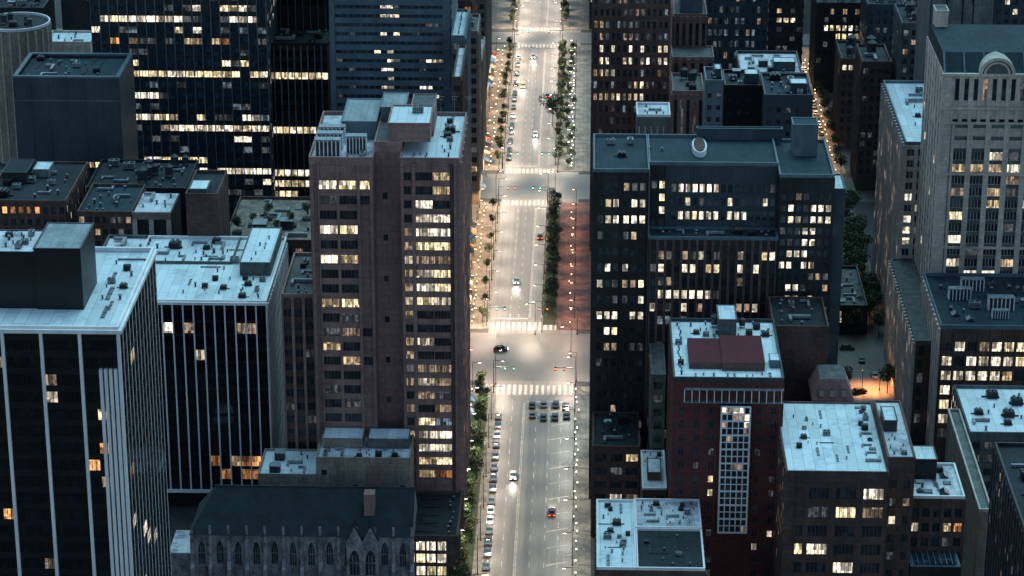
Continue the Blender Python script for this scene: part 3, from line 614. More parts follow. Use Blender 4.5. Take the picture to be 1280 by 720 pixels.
# beige round corner tower
a = atY(-30, 40, 900); b_ = atY(54, 40, 900); z = a.z; r = (b_.x-a.x)/2
B = Building('office_block', 'pale beige round-ended block with dark crowded roof at upper left edge', (a.x+b_.x)/2, 900+r); cx, cy = (a.x+b_.x)/2, 900+r
B.w.cyl(cx, cy, 0, z, r, M['beige'], 48); BOXES.append((a.x+2, b_.x-2, 902, 900+2*r, 0, z))
for k in range(24):
    t = 2*math.pi*k/24; B.w.cyl(cx+math.cos(t)*r, cy+math.sin(t)*r, 0, z-.5, .35, M['grey'], 8)
MB().cyl(cx, cy, z+.01, z+.2, r-.6, M['darkroof'], 40).build('roof', B.root)
pr = MB()
for k in range(40):
    t0, t1 = 2*math.pi*k/40, 2*math.pi*(k+1)/40
    for ra, rb in ((r+.1, r-.4),):
        P = [(cx+math.cos(t0)*ra, cy+math.sin(t0)*ra), (cx+math.cos(t1)*ra, cy+math.sin(t1)*ra), (cx+math.cos(t1)*rb, cy+math.sin(t1)*rb), (cx+math.cos(t0)*rb, cy+math.sin(t0)*rb)]
        pr.prism(P, z+.01, z+1, M['fin'], 'z')
pr.build('parapet', B.root); B.clutter(cx-r*.65, cx+r*.65, cy-r*.65, cy+r*.65, z+.1, ['duct', 'air_conditioner', 'water_tank', 'pipe_run'], 11, 4); B.done()
B = simple('low_block', 'low pale block with white roof strip between round block and glass tower', 955, 56, 113, 55, depth=16, wall='grey', roof='snow', style=dict(fh=9, bay=3, ww=1.2, wh=1, mull=1, top=5), sides='f', units=['duct', 'vent'], nun=3); B.done()
B = simple('lattice_tower', 'tower wrapped in pale diagonal lattice at the top left', 1000, 76, 112, 0, depth=20, wall='ddark', Z=95, style=None)
X0, X1, Ya, Yb, zz = B.b
g = MB()
for k in range(-10, 26):
    for sg in (1,):
        xa_ = X0+k*1.15; 
        for j in range(26):
            za = zz-60+j*2.3; xx = X0+((k*1.15+j*.9) % (X1-X0-1))
            g.box(xx, xx+.55, Ya-.35, Ya-.02, za, za+2.0, M['fin'])
g.build('lattice_screen', B.root); B.done()
B = simple('roof_plant_block', 'small dark block with aerials behind the round-ended block, top left', 990, -10, 54, 12, depth=22, wall='ddark', roof='darkroof', style=GRID, sides='f', units=['air_conditioner', 'stair_head', 'duct', 'vent'], nun=9, p=.05, pk='w'); B.done()
B = simple('mid_rise', 'dark mid-rise with a small white skylight box and a row of orange windows', 700, -20, 82, 253, pb=205, wall='dbrown', roof='darkroof', style=dict(fh=3.6, bay=2.4, ww=1.3, wh=2.0, mull=1, dp=.25, ds=.1, top=1.2), units=['duct', 'vent', 'air_conditioner'], nun=8, par=.8)
X0, X1, Ya, Yb, zz = B.b; q = atZ(42, 222, zz); B.penthouse(q.x, q.x+4.6, q.y, q.y+7, zz, zz+2.4, M['metal'], M['snow'], .2); B.penthouse(X0+2, X0+9, Ya+16, Ya+28, zz, zz+3.5, M['ddark'], M['darkroof'], .2); B.done()
B = simple('mid_rise', 'brown low block with red-orange lit top line behind the black roof box', 692, 97, 165, 268, depth=24, wall='dbrown', roof='tealroof', style=dict(fh=3.6, bay=2.2, ww=1.4, wh=1.9, mull=1, dp=.25, ds=.1, top=.6), sides='fr', units=['duct', 'vent', 'air_conditioner'], nun=7, p=.1, pk='d'); B.done()
# arcade pavilion
a = atY(165, 268, 682); b_ = atY(213, 268, 682)
B = Building('pavilion', 'small beige pavilion with two tall dark openings above pale roof', (a.x+b_.x)/2, 690); z = a.z
B.vol(a.x, b_.x, 682.6, 700, 0, z, M['ddark'], M['snowd'], 0)
for t in (0, .43, .88): B.w.box(a.x+(b_.x-a.x)*t, a.x+(b_.x-a.x)*(t+.12), 682, 682.59, 0, z-1.5, M['grey'])
B.w.box(a.x, b_.x, 682, 682.59, z-1.49, z+.6, M['beige']); B.w.box(a.x+1, b_.x-1, 682.2, 682.59, z-13, z-9, M['grey'])
B.clutter(a.x, b_.x, 684, 699, z, ['duct', 'vent'], 3, 3); B.done()
B = simple('mid_rise', 'dark brown windowless block with small pale roof hatch behind striped slab', 668, 232, 272, 246, depth=20, wall='dbrown', roof='darkroof', style=dict(fh=3.8, bay=3.6, ww=.8, wh=1.4, mull=1, dp=.2, ds=.08, top=2), sides='r')
X0, X1, Ya, Yb, zz = B.b; B.penthouse(X0+.8, X0+5.6, Ya+1.5, Ya+9, zz, zz+1.6, M['conc'], M['snow'], .2); B.done()
B = simple('terrace_building', 'low building with tan roof terrace and planting left of brown tower', 690, 280, 396, 303, pb=250, wall='dbrown', roof='tan', style=GRID, sides='fr', units=['duct', 'vent', 'stair_head', 'skylight'], nun=7)
TERR = B.b; X0, X1, Ya, Yb, zz = B.b
for k in range(6):
    px0 = X0+1.5+k*3.7; MB().box(px0, px0+2.6, Ya+6+(k % 3)*6, Ya+8.2+(k % 3)*6, zz+.12, zz+.9, M['conc'], M['soil']).build('planter', B.root)
B.done()
B = simple('mid_rise', 'grey block with vertical pipes in the gap behind the pavilion', 720, 108, 232, 238, depth=26, wall='ddark', roof='darkroof', style=GRID, sides='fr', units=['duct', 'vent', 'water_tank', 'air_conditioner'], nun=12, p=.08); B.done()
B = simple('low_block', 'pale flat roof strip between black tower and striped slab', 648, 120, 290, 330, depth=20, wall='conc', roof='snowd', style=GRID, sides='f', units=['duct', 'vent', 'air_conditioner'], nun=14); B.done()
# left street front
def shops(*a, **k):
    B = simple(*a, **k); X0, X1, Ya, Yb, zz = B.b; n = max(3, int((Yb-Ya)/4.2)); w = (Yb-Ya)/n; r = random.Random(int(Ya))
    for i in range(n):
        kd = r.choice(('lith', 'lith', 'lito', 'litw', 'lity', 'litd'))
        MB().box(X1+.36, X1+.45, Ya+i*w+.3, Ya+(i+1)*w-.3, .6, 4.0, M[kd]).build('shop_window', B.root)
        if r.random() < .6:
            m_ = M[r.choice(('brick', 'slate', 'beige', 'white', 'dbrown', 'redroof'))]
            MB().prism([(X1+.4, 4.9), (X1+.4, 5.0), (X1+2.4, 4.1), (X1+2.4, 4.0)], Ya+i*w+.2, Ya+(i+1)*w-.2, m_, 'y').build('awning', B.root)
    return B
def street_left(label, Y0, Y1, pl, pt, wall, roof, p, pk, xr=-31.5, **k):
    a = atY(pl, pt, Y0)
    st = dict(fh=3.5, bay=3.1, ww=2.0, wh=2.0, mull=2, dp=.35, ds=.15); st.update(k)
    return shops('street_building', label, Y0, pl, pl, pt, depth=Y1-Y0, wall=wall, roof=roof, style=st, p=p, pk=pk, x1=xr, units=['duct', 'vent', 'air_conditioner'], nun=8, sides='fr')
for B in (
 street_left('narrow brown block with lit windows right behind the tall brown tower', 658, 690, 520, 262, 'brown', 'snowd', .35, 'w', -32),
 street_left('slim grey block with pale roof between slate tower and avenue', 755, 790, 566, 100, 'dbrown', 'snowd', .12, 'w', -36.5),
 street_left('tall narrow block with grey stone piers beside the slate tower', 800, 832, 564, 48, 'slate', 'snow', .06, 'w', -37.5, bay=2.4, ww=1.3, dp=.6),
 street_left('beige stone block with pale roof facing the avenue far along', 862, 884, 575, 42, 'beige', 'gravel', .1, 'o', -36),
 street_left('dark block with glowing orange top floors left of the avenue', 930, 965, 570, 3, 'dbrown', 'gravel', .12, 'o', -41),
 street_left('pale low block with speckled roof near the second crossing, left side', 896, 926, 596, 78, 'beige', 'snowd', .1, 'y', -36),
 street_left('farthest grey block along the left side of the avenue', 985, 1040, 560, 0, 'conc', 'gravel', .1, 'y', -38),
): B.done()

# ---- RIGHT: R1 complex
Y0 = 627; a = atY(742, 215, Y0); z = a.z; xA = a.x; xB = atY(812, 215, Y0).x; xC = atY(975, 215, Y0).x; xD = atY(1043, 220, Y0).x; yb = atZ(742, 171, z).y
B = Building('office_block', 'wide dark block with flat teal roof right of the avenue', 30, 642); B.p = .06; B.pk = 'c'; B.frame = M['ddark']
B.vol(xA, xB, Y0, yb, 0, z, M['ddark'], M['tealroof'], .9, M['slate'])
B.vol(xB+.01, xC, Y0+6, yb+.01, 0, z, M['navy'], M['tealroof'], .9, M['slate'])
B.vol(xC+.01, xD, Y0, yb, 0, z-1.0, M['ddark'], M['tealroof'], .9, M['slate'])
zt = atY(900, 300, Y0-2).z
B.vol(xB+.02, xC-.02, Y0-2, Y0+5.6, 0, zt, M['ddark'], M['tealroof'], .8, M['slate'])
st = dict(bay=2.05, ww=1.3, mull=1, dp=.3, ds=.12, **al(Y0, 273, 432, 8, 2.1, z))
B.facade('f', xA+.9, xA+(xB-xA)*.48, Y0, yb, 0, z, m=M['ddark'], **st); B.facade('f', xA+(xB-xA)*.52, xB-.6, Y0, yb, 0, z, m=M['ddark'], **st)
st2 = dict(bay=1.75, ww=1.15, mull=1, dp=.25, ds=.1, **al(Y0+6, 233, 267, 2, 2.2, z, 3))
B.facade('f', xB+5.5, xC-.3, Y0+6, yb, zt, z, m=M['navy'], base=0, **st2)
B.facade('f', xB+.4, xB+4.4, Y0+6, yb, zt, z, m=M['ddark'], base=0, fh=3.4, bay=2, ww=1.3, wh=2, mull=1, top=4.2)
B.facade('f', xB+.3, xC-.3, Y0-2, Y0+6, 0, zt, m=M['ddark'], bay=2.0, ww=1.3, mull=1, dp=.4, ds=.1, pm=M['dbrown'], **al(Y0-2, 317, 382, 4, 2.3, zt))
B.facade('f', xC+.3, xD-.2, Y0, yb, 0, z-1, m=M['ddark'], bay=1.75, ww=1.25, mull=1, dp=.25, ds=.1, **al(Y0, 257, 342, 6, 1.8, z-1, 3.4))
B.facade('l', xA, xB, Y0, yb, 0, z, m=M['ddark'], **st)
B.facade('r', xC, xD, Y0, yb, 0, z-1, m=M['ddark'], fh=2.93, bay=2.5, ww=1.3, wh=1.8, mull=1, dp=.25, ds=.1, top=5)
B.vol(xD+.01, xD+3.2, Y0+2, Y0+14, 0, z-5, M['navy'], M['snow'], .5)
B.clutter(xA+2, xB+6, Y0+8, yb-1, z, ['vent', 'air_conditioner'], 4, 3, .5, .8)
B.clutter(xB+.6, xC-1, Y0-1.5, Y0+5, zt, ['vent', 'air_conditioner', 'duct'], 9, 33, .5, .8)
q = atZ(990, 196, z-1); B.penthouse(q.x, q.x+6.4, q.y, q.y+6, z-1, z+7.4, M['slate'], M['tealroof'], .3)
q = atZ(915, 178, z); B.penthouse(q.x-9, q.x+13, q.y+1.5, yb-.5, z, z+3, M['navy'], M['tealroof'], .3)
# boat-shaped rooflight
q = atZ(875, 196, z); bm = MB(); pts = [(q.x+1.9*math.cos(t), q.y+5+6.2*math.sin(t)) for t in [2*math.pi*k/20 for k in range(20)]]
bm.prism(pts, z+.13, z+1.6, M['white'], 'z'); pts = [(q.x+1.45*math.cos(t), q.y+5+5.6*math.sin(t)) for t in [2*math.pi*k/20 for k in range(20)]]
bm.prism(pts, z+1.602, z+1.9, M['dbrown'], 'z'); bm.build('rooflight', B.root)
f = MB(); f.box(xB-.15, xB+.15, Y0-.6, Y0-.32, 0, z+.9, M['slate']); f.build('pilaster', B.root)
B.done(); R1 = (xA, xD, Y0, yb, z)

# ---- R2 red roof brick building
Y0 = 562; a = atY(842, 476, Y0); z = a.z; x0 = a.x; x1 = atY(980, 476, Y0).x; yb = atZ(842, 402, z).y
B = Building('hotel', 'dark red brick building with red roof patches and white glazed centre bay', (x0+x1)/2, 580); B.p = .04; B.pk = 'd'; B.frame = M['dbrown']
B.vol(x0, x1, Y0, yb, 0, z, M['brick'], M['snow'], 1.0, M['dmetal'])
W = x1-x0; ca = x0+W*.44; cb = x0+W*.70
ra = atZ(863, 461, z); rb = atZ(905, 432, z)
MB().box(x0+W*.15, x0+W*.45, Y0+7, Y0+22, z+.12, z+1.8, M['dbrown'], M['redroof']).build('red_roof_deck', B.root)
MB().box(x0+W*.451, x0+W*.84, Y0+6, Y0+23, z+.12, z+2.2, M['dbrown'], M['redroof']).build('red_roof_deck', B.root)
B.clutter(x0+.5, x0+W*.14, Y0+1, yb-1, z, ['air_conditioner', 'vent'], 8, 7, .5, .85)
B.clutter(x0+W*.15, x1-.5, Y0+26, yb-.6, z, ['air_conditioner', 'vent', 'duct', 'water_tank'], 12, 7, .5, .9)
B.clutter(x0+W*.15, x1-.5, Y0+.6, Y0+4.8, z, ['vent', 'pipe_run'], 5, 17, .4, .7)
B.penthouse(x0+W*.45, x0+W*.62, Y0+27, yb-.5, z, z+4.5, M['conc'], M['snow'], .2)
B.penthouse(x0+W*.89, x1-.5, Y0+8, Y0+12, z, z+2, M['slate'], M['snow'], .1)
BT = dict(fh=3.5, bay=3.2, ww=1.1, wh=1.7, mull=2, dp=.12, ds=.06, top=6.5)
B.facade('f', x0+.3, ca-.3, Y0, yb, 0, z, m=M['brick'], **BT); B.facade('f', cb+.3, x1-.3, Y0, yb, 0, z, m=M['brick'], **BT)
B.facade('l', x0, x1, Y0, yb, 0, z, m=M['brick'], **BT); B.facade('r', x0, x1, Y0, yb, 0, z, m=M['brick'], **BT)
f = MB(); z1 = atY(900, 487, Y0-1).z; z2 = atY(900, 503, Y0-1).z
for zz in (z1, z2): f.box(x0+W*.1, x1, Y0-1.4, Y0-.02, zz-.08, zz+.06, M['metal'])
for k in range(14):
    x = x0+W*(.1+.9*k/13.3); f.box(x-.09, x+.09, Y0-1.35, Y0-1.17, z2+.06, z1-.08, M['white'])
f.build('balcony_rail', B.root)
f = MB(); z3 = atY(900, 507, Y0-1).z; z4 = atY(900, 664, Y0-1).z
f.box(ca, cb, Y0-1.6, Y0-.02, z4, z3, M['glass'])
n = int((z3-z4)/1.75)
for k in range(n+1): zz = z4+(z3-z4)*k/n; t = .2 if k % 2 == 0 else .1; f.box(ca-.15, cb+.15, Y0-1.8, Y0-1.61, zz-t, zz+t, M['white'])
for k in range(6): x = ca+(cb-ca)*k/5; t = .2 if k in (0, 5) else .12; f.box(x-t, x+t, Y0-1.84, Y0-1.62, z4, z3, M['white'])
f.build('glazed_bay', B.root)
pw = (cb-ca)/5
lm = MB().box(-pw/2+.12, pw/2-.12, -.03, 0, .1, 1.55, M['litw']).mesh('lit_pane')
lm2 = MB().box(-pw/2+.12, pw/2-.12, -.03, 0, .1, 1.55, M['litd']).mesh('lit_pane')
r = random.Random(4)
for k in range(n):
    for j in range(5):
        h = k/n
        if r.random() < (.7 if h > .8 else .08): inst('window', lm if (h > .8 and r.random() < .7) else lm2, B.root, (ca+(j+.5)*pw, Y0-1.605, z4+(z3-z4)*k/n+.1))
B.done(); R2 = (x0, x1, Y0, yb, z)

# ---- R3 front low roof
Z3 = 31; a = atZ(746, 712, Z3); x0 = a.x; x1 = atZ(881, 712, Z3).x; y0 = a.y; yb = min(atZ(746, 627, Z3).y, Y0-.6); xm = atZ(796, 712, Z3).x
B = Building('flat_roofed_block', 'low block with half pale and half black flat roof beside the avenue', (x0+x1)/2, (y0+yb)/2)
B.vol(x0, xm, y0, yb, 0, Z3, M['dbrown'], M['snow'], .7, M['fin'])
B.vol(xm+.01, x1, y0, yb-15, 0, Z3, M['dbrown'], M['darkroof'], .7, M['fin']); B.vol(xm+.02, x1-.01, yb-14.99, yb, 0, Z3+.5, M['dbrown'], M['snowd'], .5, M['fin'])
for sd in 'frl': B.facade(sd, x0, x1, y0, yb, 0, Z3, m=M['dbrown'], **GRID)
B.clutter(x0+.5, xm-.5, y0+1, yb-1, Z3, ['vent', 'air_conditioner', 'pipe_run', 'stair_head'], 10, 5, .35, .7)
B.clutter(xm+.5, x1-.5, y0+1, yb-16, Z3, ['vent', 'air_conditioner', 'pipe_run'], 7, 8, .35, .6)
B.clutter(xm+.5, x1-.5, yb-14, yb-1, Z3+.5, ['vent', 'air_conditioner', 'duct'], 14, 9, .35, .7)
B.done()
# alley building
B = simple('alley_building', 'tiny block with pale square roof in alley beside red brick building', 580, 803, 838, 612, depth=22, wall='dbrown', roof='snowd', style=GRID, sides='f', par=.5, parm='fin', x1=R2[0]-.4)
X0, X1, Ya, Yb, zz = B.b; B.penthouse(X0+1.3, X0+4.6, Ya+5, Ya+13, zz, zz+2.2, M['dbrown'], M['snow'], .15); B.clutter(X0, X1, Ya+14, Yb, zz, ['vent', 'air_conditioner'], 4, 4, .4, .6); B.done()
B = simple('alley_building', 'narrow low block between dark tall block and red brick building', 603, 814, 838, 470, depth=20, wall='conc', roof='gravel', style=GRID, sides='f', par=.5, x1=R2[0]-.4, units=['duct', 'vent', 'air_conditioner', 'pipe_run'], nun=9); B.done()
B = simple('street_building', 'dark low block in front of the wide teal-roofed block by the avenue', 605, 741, 800, 560, depth=21.5, wall='dbrown', roof='darkroof', style=dict(fh=3.7, bay=4, ww=2.9, wh=2, mull=3, dp=.3, ds=.12), sides='fl', par=.6, units=['duct', 'vent', 'air_conditioner', 'skylight'], nun=10, p=.1); B.done()

# ---- R4 white roof
Y0 = 537; a = atY(983, 591, Y0); z = a.z; x0 = a.x; x1 = atY(1111, 591, Y0).x; yb = atZ(983, 504, z).y
B = Building('apartment_block', 'brown block with large clean white roof and lit windows, lower right', (x0+x1)/2, 555); B.p = .05; B.pk = 'd'; B.frame = M['dbrown']
B.vol(x0, x1, Y0, yb, 0, z, M['dbrown'], M['snow'], .5, M['dbrown'])
B.facade('f', x0+4.4, x1-.1, Y0, yb, 0, z, m=M['dbrown'], bay=6.3, ww=4.4, mull=5, dp=.35, ds=.25, nb=3, **al(Y0, 612, 704, 4, 2.7, z, 1.5))
B.facade('f', x0+2.2, x0+4.39, Y0, yb, 0, z, m=M['dbrown'], bay=2, ww=1.7, mull=2, dp=.3, ds=.2, **al(Y0, 612, 704, 4, 2.7, z, 1.5), nb=1, skip=lambda i, k: k < 2)
B.facade('r', x0, x1, Y0, yb, 0, z, m=M['dbrown'], **GRID); B.facade('l', x0, x1, Y0, yb, 0, z, m=M['dbrown'], **GRID)
B.clutter(x0+2, x1-5, Y0+4, yb-2, z, ['vent', 'air_conditioner', 'vent', 'pipe_run'], 8, 12, .35, .6)
B.clutter(x1-5, x1-.5, Y0+4, yb-1, z, ['duct', 'air_conditioner', 'skylight'], 7, 2, .4, .65)
xe = x1+6.2
B.vol(x1+.02, xe, Y0+3, yb-4, 0, z+2.2, M['dbrown'], M['snowd'], .6); B.penthouse(x1+.6, x1+3.6, Y0+18, Y0+26, z+2.2, z+5, M['ddark'], M['snow'], .15)
B.facade('f', x1+.1, xe-.1, Y0+3, yb, 0, z+2.2, m=M['dbrown'], fh=4.5, bay=3, ww=1.4, wh=2, mull=1, dp=.3, ds=.15, top=5)
B.clutter(x1+.3, xe, Y0+4, Y0+17, z+2.2, ['vent', 'air_conditioner'], 4, 4, .4, .7)
B.done(); R4 = (x0, xe, Y0, yb, z)
a = atY(1150, 623, 545); z = a.z
B = simple('terrace_block', 'dark block with cluttered terrace and teal glass canopy right of white roof', 545, 1150, 1206, 623, pb=582, wall='dbrown', roof='snowd', style=dict(fh=3.7, bay=2.6, ww=1.7, wh=2.2, mull=2, dp=.3, ds=.12, top=2.4), sides='fr', par=.7, parm='fin', x0=R4[1]+.05, units=['pipe_run', 'vent', 'air_conditioner', 'skylight'], nun=16, p=.06)
X0, X1, Ya, Yb, zz = B.b
q = atY(1160, 700, Ya-4); cp = MB(); cp.box(X0, X1-1, Ya-7, Ya-.4, q.z-.25, q.z, M['slate']); cp.box(X0+1, X1-2, Ya-6.5, Ya-1, q.z+.002, q.z+.5, M['glassb'])
for k in range(9): x = X0+.5+(X1-X0-2)*k/8; cp.box(x-.07, x+.07, Ya-7.05, Ya-.45, q.z+.502, q.z+.62, M['metal'])
cp.build('glass_canopy', B.root)
B.w.box(X0, X1-1, Ya-7, Ya-.42, 0, q.z-.26, M['ddark'])
ph = atZ(1150, 565, zz); B.penthouse(X0+.4, X0+7, Yb-8, Yb-.5, zz, zz+5, M['ddark'], M['snow'], .2); B.done(); RT = B.b
# pale long narrow wall building
a = atY(1222, 610, 560)
B = simple('pale_wall_block', 'narrow pale beige block with long blank side wall, lower right', 556, 1224, 1240, 640, depth=58, wall='beige', roof='conc', style=None, par=.8, parm='grey', units=['pipe_run', 'vent'], nun=5); B.done()
PW = B.b
B = simple('dark_block', 'black flat-roofed block at the lower right corner', 470, 1262, 1420, 690, depth=50, wall='ddark', roof='darkroof', style=GRID, sides='fl', Z=65, units=['duct', 'vent', 'pipe_run', 'air_conditioner'], nun=16, x0=89); B.done()
B = simple('pale_roofed_block', 'small block with pale roof between lit podium and black corner block', 598, 1249, 1330, 545, pb=487, wall='conc', roof='snow', style=GRID, sides='fl', units=['duct', 'vent', 'air_conditioner'], nun=9, x0=PW[1]+.3); B.done()

# ---- middle right small things
B = simple('dark_block', 'windowless maroon-black block behind the white-roofed apartment block', 603, 982, 1036, 412, depth=20, wall='dbrown', roof='darkroof', style=None, x0=R2[1]+.3, units=['vent', 'duct', 'air_conditioner'], nun=6); B.done()
a = atY(1017, 500, 590); b_ = atY(1065, 500, 590)
B = Building('mansard_house', 'small house with pale brown mansard roof beside the orange-lit street', (a.x+b_.x)/2, 595); z = a.z
B.w.box(a.x, b_.x, 590, 602, 0, z, M['dbrown']); BOXES.append((a.x, b_.x, 590, 602, 0, z))
MB().box(a.x-.4, b_.x+.4, 589.6, 602.4, z+.002, z+5, M['brown'], M['gravel'], 1.9).build('mansard_roof', B.root)
for k in range(3): MB().box(a.x+1.2+k*2.7, a.x+2.4+k*2.7, 589.75, 591.5, z+1, z+2.7, M['grey'], M['darkroof']).build('dormer', B.root)
B.facade('f', a.x, b_.x, 590, 602, 10, z, m=M['dbrown'], **GRID); B.done()
B = simple('corner_shop', 'low shop with tall yellow lit windows and blue-grey roof at the side street junction', 745, 1036, 1082, 427, depth=34, wall='ddark', roof='gravel', style=dict(fh=5.5, bay=1.9, ww=1.3, wh=3.8, mull=1, dp=.25, ds=.1, top=1.0, base=.3), sides='fr', p=.1, pk='y', Z=8.5, units=['vent', 'skylight', 'duct'], nun=6); B.done()

# ---- R6 podium
Y0 = 652; a = atY(1176, 411, Y0); z = a.z; x0 = a.x; x1 = x0+46; yb = 691.4
B = Building('podium_building', 'dark stone podium with teal roof and three rows of bright cream windows', (x0+x1)/2, 670); B.p = .1; B.frame = M['dbrown']
B.vol(x0, x1, Y0, yb, 0, z, M['dbrown'], M['tealroof'], 1.1, M['slate'])
B.facade('f', x0+.4, x1, Y0, yb, 0, z, m=M['dbrown'], bay=3.35, ww=2.5, mull=3, dp=.45, ds=.2, base=3, **al(Y0, 427, 517, 5, 2.7, z, 1.5))
B.facade('l', x0, x1, Y0, yb, 0, z, m=M['grey'], fh=3.95, bay=3.6, ww=1.6, wh=2.8, mull=1, dp=.6, ds=.15, top=2, base=3)
B.clutter(x0+2, x1-12, Y0+4, yb-3, z, ['duct', 'vent', 'air_conditioner', 'pipe_run', 'cooling_tower', 'skylight'], 18, 6, .7, 1.2)
B.done()
# ---- R5 classical tower
Y0 = 692; a = atY(1180, 91, Y0); z = a.z; x0 = a.x; x1 = x0+44; yb = 729
B = Building('classical_tower', 'pale grey stone tower with blue mansard roof and big arched dormer', (x0+x1)/2, 710); B.p = .06; B.pk = 'w'; B.frame = M['grey']
B.vol(x0, x1, Y0, yb, 0, z, M['grey'], None, 0)
BAYW = 5.0
B.facade('f', x0+3, x0+3+BAYW*8, Y0, yb, 30, z-14, m=M['conc'], pm=M['grey'], bay=BAYW, ww=3.5, mull=4, dp=.75, ds=.3, base=1, **al(Y0, 190, 337, 10, 2.4, z-14, .5))
B.facade('f', x0+2.5, x0+3+BAYW*8, Y0, yb, z-9.6, z, m=M['grey'], fh=20, bay=2.5, ww=1.2, wh=6.2, mull=1, dp=.5, ds=.2, top=1.6, base=-14, nb=16)
B.facade('f', x0+2.5, x0+3+BAYW*8, Y0, yb, z-13.8, z-9.8, m=M['grey'], fh=4, bay=2.5, ww=1.5, wh=2.6, mull=1, dp=.5, ds=.2, top=.6, base=-1, nb=16)
B.facade('l', x0, x1, Y0, yb, 30, z, m=M['grey'], fh=3.7, bay=5, ww=2.0, wh=2.4, mull=2, dp=.3, ds=.15, top=4)
for zz in (z-.3, z-9.7, z-13.9, z-28.5, z-50): B.w.box(x0-.6, x1, Y0-1.2, Y0-.92 if zz < z-1 else Y0-.02, zz-.35, zz+.35, M['grey'])
B.w.box(x0-.3, x0+2.6, Y0-.7, Y0-.01, 30, z-.7, M['grey'])
rm = MB(); rm.prism([(Y0, z), (Y0+4.5, z+4.6), (yb-4, z+4.6), (yb, z)], x0, x1, M['tealroof'], 'x')
for k in range(9): x = x0+k*5.4; rm.prism([(Y0-.15, z+.1), (Y0+4.4, z+4.8), (Y0+4.6, z+4.6), (Y0+.3, z)], x, x+.45, M['slate'], 'x')
rm.build('roof', B.root)
# arched dormer
ac = atY(1246, 91, Y0).x; ar = 4.9
ad = MB(); N = 18
for k in range(N):
    t0, t1 = math.pi*k/N, math.pi*(k+1)/N
    P = [(ac+math.cos(t)*rr, z+math.sin(t)*rr*.95) for t, rr in ((t0, ar), (t1, ar), (t1, ar-.9), (t0, ar-.9))]
    ad.prism(P, Y0-1.3, Y0+5, M['grey'])
    P = [(ac+math.cos(t)*rr, z+math.sin(t)*rr*.95) for t, rr in ((t0, ar-1.3), (t1, ar-1.3), (t1, ar-1.9), (t0, ar-1.9))]
    ad.prism(P, Y0-1.0, Y0+.5, M['grey'])
ad.prism([(ac+math.cos(math.pi*k/N)*(ar-.95), z+math.sin(math.pi*k/N)*(ar-.95)*.95) for k in range(N+1)], Y0-.5, Y0+4.8, M['conc'])
ad.build('arched_dormer', B.root)
B.penthouse(x0+1, x0+4.5, yb-7, yb-1, z+2, z+9, M['grey'], M['gravel'], .4)
B.done(); R5 = (x0, x1, Y0, yb, z)
# ---- R7 slab behind along side street
ab = atY(1104, 104, 792)
B = Building('residential_slab', 'long pale slab with blue roof receding along the side street', ab.x+12, 760); B.p = .15; B.pk = 'w'; B.frame = M['grey']; B.dark = M['glassb']
z = ab.z; x0 = min(ab.x, R5[0]-2)
B.vol(x0, x0+22, 729.5, 792, 0, z, M['grey'], M['snow'], 1, M['slate'])
B.facade('l', x0, x0+22, 729.5, 792, 0, z, m=M['slate'], pm=M['grey'], fh=3.4, bay=3, ww=2, wh=2.1, mull=2, dp=.7, ds=.12, top=1.2)
B.facade('f', x0, x0+22, 729.5, 792, 0, z, m=M['grey'], fh=3.4, bay=3, ww=2, wh=2.1, mull=2, dp=.4, ds=.12, top=1.2)
B.clutter(x0+3, x0+21, 735, 790, z, ['duct', 'vent', 'air_conditioner'], 10, 8); B.done()
# lower wing between slab and podium, with slanted piers
B = Building('side_wing', 'low pale ribbed wing at the street corner left of the lit podium', x0+1, 710); B.p = .2; B.pk = 'w'
wx1 = R5[0]-.75
B.vol(x0-2.5, wx1, 665, 728.9, 0, 30, M['conc'], M['gravel'], .6)
B.facade('l', x0-2.5, wx1, 665, 728.9, 0, 30, m=M['ddark'], pm=M['grey'], fh=4, bay=2.6, ww=1.5, wh=2.8, mull=1, dp=.8, ds=.1, top=1); B.facade('f', x0-2.5, wx1, 665, 728.9, 0, 30, m=M['dbrown'], fh=4, bay=2.6, ww=1.5, wh=2.8, mull=1, dp=.3, ds=.1, top=1); B.done()

